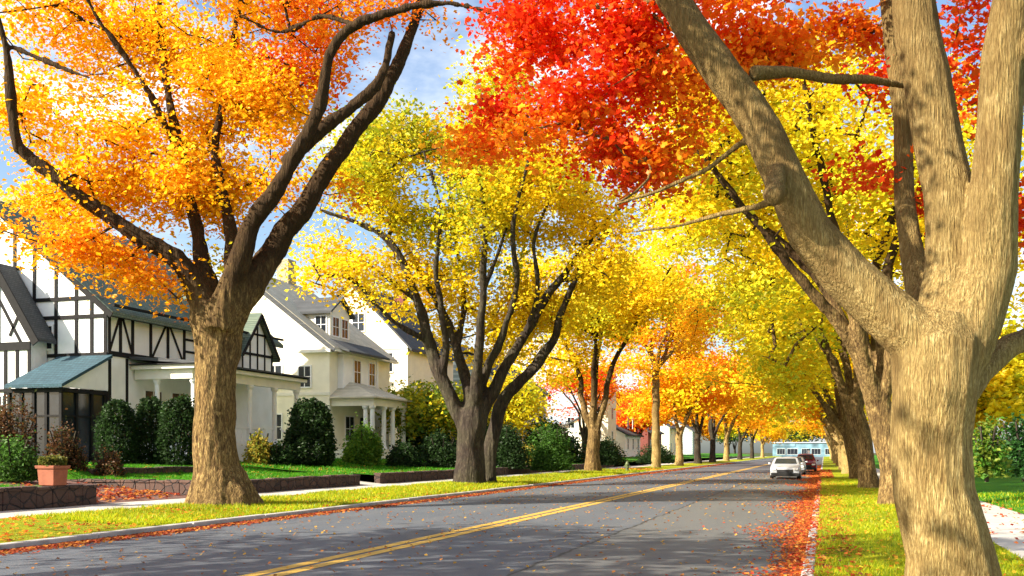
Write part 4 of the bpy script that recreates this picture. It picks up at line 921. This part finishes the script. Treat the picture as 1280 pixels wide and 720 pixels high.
# ---------------------------------------------------------------- cars
def make_car(label, x, y, paint, rot=0, hatch=False):
    """car nose points to -Y (towards the camera); length 4.5"""
    t = thing('parked_car', (x, y, .03), label, 'car', 'cars parked along the right kerb')
    W = .88
    prof = [(-2.25, .32), (-2.27, .55), (-2.18, .74), (-1.2, .90), (-.95, .90), (-.25, 1.27), (.35, 1.33), (1.10, 1.28), (1.75, .98), (2.15, .94), (2.25, .78), (2.24, .34)]
    if hatch: prof = [(-2.1, .32), (-2.13, .58), (-2.02, .78), (-1.2, .96), (-.95, .99), (-.35, 1.42), (.45, 1.52), (1.5, 1.45), (1.95, 1.05), (2.05, .95), (2.1, .75), (2.1, .34)]
    def half(z, yy):   # half width at a height: tumblehome + plan taper
        w = W - max(0, z - .92) * .42
        return w * (1 - .10 * max(0, abs(yy) - 1.5) ** 2)
    bm = B(); n = len(prof); cols_ = []
    fr = (-1, -.97, -.80, 0, .80, .97, 1)
    for yy, z in prof:
        h = half(z, yy); cols_.append([bm.verts.new((x + h * f, y + yy, z + (.0 if abs(f) < .9 else (-.04 if abs(f) < .99 else -.10)) + .03)) for f in fr])
    for i in range(n - 1):
        for j in range(len(fr) - 1): bm.faces.new((cols_[i][j], cols_[i][j + 1], cols_[i + 1][j + 1], cols_[i + 1][j]))
    # sides and floor
    for j in (0, len(fr) - 1):
        sx = -1 if j == 0 else 1
        low = [bm.verts.new((x + sx * (W - .03) * (1 - .10 * max(0, abs(p[0]) - 1.5) ** 2), y + p[0], .25)) for p in prof]
        belt = [bm.verts.new((x + sx * (W + .03) * (1 - .10 * max(0, abs(p[0]) - 1.5) ** 2), y + p[0], min(p[1], .62))) for p in prof]
        for i in range(n - 1):
            bm.faces.new((cols_[i][j], cols_[i + 1][j], belt[i + 1], belt[i])); bm.faces.new((belt[i], belt[i + 1], low[i + 1], low[i]))
        if j == 0: lowL = low
        else:
            for i in range(n - 1): bm.faces.new((lowL[i], lowL[i + 1], low[i + 1], low[i]))
    bd = obj('body', bm, paint, t)
    for p in bd.data.polygons: p.use_smooth = True
    bd.modifiers.new('split', 'EDGE_SPLIT').split_angle = R(38)
    def gl_(name, pts, m_, th=.012):
        bm = B(); a_ = Vector(pts[1]) - Vector(pts[0]); b_ = Vector(pts[-1]) - Vector(pts[0]); nn = a_.cross(b_).normalized()
        if (Vector(pts[0]) - Vector((x, y, .7))).dot(nn) < 0: nn = -nn
        extr(bm, [Vector(p) + nn * .004 for p in pts], nn * th); return obj(name, bm, m_, t)
    dz = .03
    i0, i1 = (4, 5)
    def top(i, f, k=0.0):
        yy = prof[i][0] * (1 - k) + prof[i + 1][0] * k; z = prof[i][1] * (1 - k) + prof[i + 1][1] * k
        return (x + half(z, yy) * f, y + yy, z + dz)
    gl_('windscreen', [top(4, -.78, .08), top(4, .78, .08), top(4, .78, .95), top(4, -.78, .95)], M['glass'])
    gl_('rear_window', [top(7, -.76, .08), top(7, .76, .08), top(7, .76, .9), top(7, -.76, .9)], M['glass'])
    for s in (-1, 1):
        q = []
        for yy, z in ((-.82, .93), (-.18, 1.21), (.35, 1.26), (1.0, 1.21), (1.5, .97)):
            q.append((x + s * (half(z, yy) + .0), y + yy, z))
        bm = B(); extr(bm, [(a + s * .03, b_, c_) for a, b_, c_ in q], (s * .012, 0, 0)); obj('side_window', bm, M['glass'], t)
        bm = B(); box(bm, x + s * .52, x + s * .80, y + prof[1][0] - .03, y + prof[1][0] + .12, .58, .72); obj('headlight', bm, M['lamp_glass'], t, .02)
        bm = B(); box(bm, x + s * .55, x + s * .80, y + prof[-2][0] - .06, y + prof[-2][0] + .03, .66, .82); obj('tail_light', bm, M['red_paint'], t, .02)
        bm = B(); box(bm, x + s * .92, x + s * 1.06, y - .78, y - .66, .92, 1.04); obj('mirror', bm, paint, t, .03)
        for yy in (-1.38, 1.36):
            bm = B(); cyl(bm, (x + s * .90 - (.2 if s > 0 else 0), y + yy, .35), .32, .32, .2, 24, 'X'); wh = obj('wheel', bm, M['rubber'], t, .02)
            bm = B(); cyl(bm, (x + s * .905 - (.01 if s < 0 else 0), y + yy, .35), .2, .19, .01, 12, 'X'); obj('rim', bm, M['rim'], wh)
    bm = B(); box(bm, x - .48, x + .48, y + prof[1][0] - .035, y + prof[1][0] + .05, .43, .62); obj('grille', bm, M['dark_void'], t, .02)
    bm = B(); box(bm, x - .82, x + .82, y + prof[0][0] - .06, y + prof[0][0] + .06, .2, .42); obj('bumper', bm, M['rubber'], t, .02)
    return t
make_car('white sedan facing the camera, nearest of the parked cars', -2.3, 65.8, M['car_white'])
make_car('silver car parked behind the white sedan', -2.2, 77.0, M['car_silver'])
make_car('dark red hatchback parked nearest the right kerb', -1.5, 89.5, M['red_paint'], hatch=True)

# ---------------------------------------------------------------- small street things
# planter on the wall
zt = .81; PX = -19.68; PY = YX(66, -19.68)
pl = thing('planter', (PX, PY, zt), 'square terracotta planter with dry grassy plant on the left stone wall', 'planter')
cx_, cy_ = PX, PY
bm = B()
def frus(bm, cx, cy, z0, z1, a, b):
    v0 = [bm.verts.new((cx + s * a, cy + t_ * a, z0)) for s, t_ in ((-1, -1), (1, -1), (1, 1), (-1, 1))]; v1 = [bm.verts.new((cx + s * b, cy + t_ * b, z1)) for s, t_ in ((-1, -1), (1, -1), (1, 1), (-1, 1))]
    bm.faces.new(v0[::-1]); bm.faces.new(v1)
    for i in range(4): bm.faces.new((v0[i], v0[(i + 1) % 4], v1[(i + 1) % 4], v1[i]))
frus(bm, cx_, cy_, zt, zt + .44, .24, .27); frus(bm, cx_, cy_, zt + .443, zt + .53, .30, .32)
obj('pot', bm, M['terracotta'], pl, .015)
n = 900; a_ = rng.uniform(0, 6.28, n); r_ = .33 * np.sqrt(rng.uniform(0, 1, n))
leaves('plant', np.stack([cx_ + r_ * np.cos(a_), cy_ + r_ * np.sin(a_), zt + .55 + rng.uniform(0, .26, n) * (1 - r_)], 1), .12, pick([(.16, .15, .03), (.10, .12, .02)], n, .3), pl)
# hydrant
hx, hy = -14.4, YX(784, -14.4)
hyd = thing('fire_hydrant', (hx, hy, .15), 'small dark fire hydrant on the left verge beside the kerb', 'hydrant')
bm = B(); lathe(bm, (hx, hy, .15), [(.2, 0), (.2, .06), (.13, .09), (.13, .55), (.17, .57), (.17, .63), (.13, .66), (.1, .76), (.04, .82), (.04, .88)], 16); obj('barrel', bm, M['hydrant'], hyd)
bm = B(); cyl(bm, (hx - .24, hy, .60), .065, .065, .48, 12, 'X'); cyl(bm, (hx, hy - .24, .56), .09, .09, .2, 12, 'Y'); obj('nozzle', bm, M['hydrant'], hyd)
# white marker post
mx_, my_ = .35, 112
mp_ = thing('marker_post', (mx_ - 1.9, my_, .0), 'slim white post standing beyond the red car', 'post')
bm = B(); cyl(bm, (mx_ - 1.9, my_, 0), .16, .14, 1.9, 12); obj('post', bm, M['white_paint'], mp_)
bm = B(); cyl(bm, (mx_ - 1.9, my_, 1.9), .19, .1, .12, 12); obj('cap', bm, M['dark_void'], mp_)
# ---------------------------------------------------------------- leaf litter and grass
def litter(name, n, fx, y0, y1, zf, pal, size, label, yp=1.5):
    u = rng.uniform(0, 1, n); Y = y0 + (y1 - y0) * u ** yp
    X = fx(n, Y)
    Z = np.array([zf(a, b) for a, b in zip(X, Y)]) + rng.uniform(.005, .03, n)
    s = size * (1 + Y / 60)
    cols = pick(pal, n, .3)
    # flat-lying leaves
    k = 4; a = rng.uniform(0, 6.28, n); nz = rng.normal(size=(n, 3)) * .35; nz[:, 2] = 1; nz /= np.linalg.norm(nz, axis=1)[:, None]
    t = np.stack([np.cos(a), np.sin(a), np.zeros(n)], 1); uu = np.cross(nz, t); uu /= np.linalg.norm(uu, axis=1)[:, None]; w = np.cross(nz, uu)
    C = np.stack([X, Y, Z], 1)
    V = C[:, None, :] + s[:, None, None] * (RH[None, :, 0:1] * uu[:, None, :] * 1.3 + RH[None, :, 1:2] * w[:, None, :] + RH[None, :, 2:3] * nz[:, None, :])
    o = npmesh(name, V.reshape(-1, 3), np.arange(n * k).reshape(n, k), M['leaf'], None, np.repeat(cols, k, axis=0))
    return tag(o, label, 'leaves', kind='stuff')
LIT = [(.62, .09, .03), (.70, .20, .04), (.50, .06, .03), (.72, .34, .06), (.30, .10, .05)]
LITB = [(.36, .06, .03), (.45, .12, .04), (.25, .05, .03), (.60, .25, .05)]
def patchy(n, Y, X): return X
def fxr(n, Y):
    e = rng.exponential(1, n) * (.14 + .26 * np.sin(Y * .31 + 1) ** 4); e = np.minimum(e, 3.5 + 0 * e); return XR - .01 - e
litter('fallen_leaves', 29000, fxr, 5, 130, lambda x, y: zroad(x), LIT, .052, 'red and orange fallen leaves drifted along the right gutter', 1.6)
def fxl(n, Y): return XL + .0 + np.minimum(np.abs(rng.normal(size=n)) * .32, 1.6) * rng.uniform(0, 1, n) ** .3
litter('fallen_leaves', 26000, fxl, 12, 150, lambda x, y: zroad(x), LITB, .07, 'dark red fallen leaves lying along the left gutter', 1.3)
def fxk(n, Y): return XR + .0 + rng.uniform(0, .9, n) ** 1.6
litter('fallen_leaves', 2600, fxk, 5, 90, lambda x, y: .16, LIT, .07, 'red leaves spilling over the right kerb onto the grass', 1.6)
litter('fallen_leaves', 1500, lambda n, Y: rng.uniform(XR + .3, 2.7, n), 5, 60, lambda x, y: .17, [(.75, .5, .04), (.8, .4, .04), (.6, .2, .03)], .06, 'yellow leaves scattered over the right verge grass', 1.5)
litter('fallen_leaves', 3000, lambda n, Y: rng.uniform(-17.2, XL - .2, n), 14, 90, lambda x, y: zverge(x, y) + .01, [(.75, .4, .04), (.7, .2, .03), (.5, .1, .03)], .07, 'scattered leaves on the left verge grass', 1.4)
litter('fallen_leaves', 2600, lambda n, Y: rng.uniform(-12, -1, n), 6, 80, lambda x, y: zroad(x), [(.6, .35, .06), (.5, .2, .05), (.3, .12, .05)], .055, 'single dry leaves blown across the road surface', 1.8)
litter('fallen_leaves', 700, lambda n, Y: rng.uniform(-21, -19.4, n) - rng.exponential(1.5, n), DRV[0] + .1, DRV[1] - .1, lambda x, y: .25 + .85 * min(1, max(0, (-19.4 - x) / 9)), LITB, .10, 'dark red leaves covering the brick driveway', 1)
litter('fallen_leaves', 700, lambda n, Y: rng.uniform(2.8, 4.9, n), 5, 60, lambda x, y: .18, LIT, .065, 'few dry leaves on the right sidewalk', 1.5)
litter('fallen_leaves', 6000, lambda n, Y: rng.uniform(-31, -20, n), 28.4, 74, lambda x, y: zlawn(x, y) + .02 if not (PTH[0] < y < PTH[1]) else .2, [(.5, .25, .04), (.4, .3, .05)], .07, 'sparse leaves on the raised front lawns', 1)

def blades(name, n, x0, x1, y0, y1, zf, pal, h, w, label, yp=1.0, cl=0):
    u = rng.uniform(0, 1, n); Y = y0 + (y1 - y0) * u ** yp; X = rng.uniform(x0, x1, n)
    Z = np.array([zf(a, b) for a, b in zip(X, Y)]) - .005
    a = rng.uniform(0, 6.28, n); hh = h * rng.uniform(.5, 1.3, n) * (1 + Y / 90); ww = w * (1 + Y / 18)
    keep = np.array([mnoise.noise((x * .9, y * .9, 7)) + .4 * mnoise.noise((x * 4, y * 4, 1)) for x, y in zip(X, Y)]) + .42 > rng.uniform(0, .35, n)
    hh = hh * np.array([1 + .9 * max(0, mnoise.noise((x * 2.5, y * 2.5, 4))) for x, y in zip(X, Y)]) * np.where(keep, 1, .25)
    d = np.stack([np.cos(a), np.sin(a), np.zeros(n)], 1); ln = rng.normal(size=(n, 2)) * .45
    C = np.stack([X, Y, Z], 1)
    tip = C + np.stack([ln[:, 0] * hh, ln[:, 1] * hh, hh], 1)
    V = np.stack([C - d * ww[:, None] / 2, C + d * ww[:, None] / 2, tip], 1)
    pt = np.array([mnoise.noise((x * .35, y * .35, 2)) for x, y in zip(X, Y)])[:, None]
    cols = pick(pal, n, .25) * (1 + .35 * pt)
    o = npmesh(name, V.reshape(-1, 3), np.arange(n * 3).reshape(n, 3), M['leaf'], None, np.repeat(cols, 3, axis=0))
    return tag(o, label, 'grass', kind='stuff')
VG = [(.30, .38, .012), (.42, .44, .012), (.52, .46, .015), (.22, .34, .012)]
LG = [(.06, .26, .010), (.10, .32, .012), (.05, .20, .010)]
blades('grass', 90000, XR + .17, 2.74, 7, 60, lambda x, y: .15, VG, .055, .008, 'yellow-green grass of the right verge', 1.7)
blades('grass', 70000, -17.25, XL - .24, 18, 80, lambda x, y: zverge(x, y), VG, .07, .012, 'yellow-green grass of the left verge', 1.4)
blades('grass', 60000, -32, -19.9, 28.4, 40.1, zlawn, LG, .07, .012, 'deep green grass of the raised lawn before the half-timbered house')
blades('grass', 40000, -32, -19.9, 42.3, 74.5, zlawn, LG, .08, .016, 'deep green grass of the lawn before the stucco house')
blades('grass', 20000, -31, -19.9, 16, 23.3, zlawn, LG, .07, .012, 'deep green grass of the leftmost raised lawn')
blades('grass', 30000, 4.75, 14, 10, 40, zR, LG + VG, .07, .011, 'green grass of the right front lawn', 1.2)

# ---------------------------------------------------------------- light
SAZ = math.atan2(-.66, -.75); SEL = R(30)
sd = Vector((math.cos(SEL) * math.cos(SAZ), math.cos(SEL) * math.sin(SAZ), math.sin(SEL)))
w = bpy.data.worlds.new('World'); SC.world = w; w.use_nodes = True; nt = w.node_tree
bg = nt.nodes['Background']; sky = nt.nodes.new('ShaderNodeTexSky'); sky.sky_type = 'NISHITA'; sky.sun_disc = False
sky.sun_elevation = SEL; sky.sun_rotation = math.atan2(sd.x, sd.y); sky.air_density = 1.0; sky.dust_density = 2.0; sky.ozone_density = 2.5
tc = nt.nodes.new('ShaderNodeTexCoord'); mp = nt.nodes.new('ShaderNodeMapping'); mp.inputs['Scale'].default_value = (1, 1, 2.2)
nt.links.new(tc.outputs['Generated'], mp.inputs['Vector'])
n_ = nt.nodes.new('ShaderNodeTexNoise'); n_.inputs['Scale'].default_value = 3.2; n_.inputs['Detail'].default_value = 8; n_.inputs['Roughness'].default_value = .55
nt.links.new(mp.outputs[0], n_.inputs['Vector'])
cr = nt.nodes.new('ShaderNodeValToRGB'); cr.color_ramp.elements[0].position = .47; cr.color_ramp.elements[1].position = .64
nt.links.new(n_.outputs['Fac'], cr.inputs['Fac'])
mxn = nt.nodes.new('ShaderNodeMix'); mxn.data_type = 'RGBA'; nt.links.new(cr.outputs['Color'], mxn.inputs[0]); nt.links.new(sky.outputs[0], mxn.inputs[6]); mxn.inputs[7].default_value = (5.8, 5.9, 6.0, 1)
nt.links.new(mxn.outputs[2], bg.inputs['Color']); bg.inputs['Strength'].default_value = .09
sl_ = bpy.data.lights.new('sun', 'SUN'); sl_.energy = 5.0; sl_.angle = R(.5); sl_.color = (1, .90, .74)
so = bpy.data.objects.new('sun', sl_); COL.objects.link(so); so.rotation_euler = (-sd).to_track_quat('-Z', 'Y').to_euler()
SC.view_settings.view_transform = 'Standard'; SC.view_settings.look = 'None'; SC.view_settings.exposure = 1.55; SC.view_settings.gamma = 1
SC.cycles.max_bounces = 8; SC.cycles.transparent_max_bounces = 4
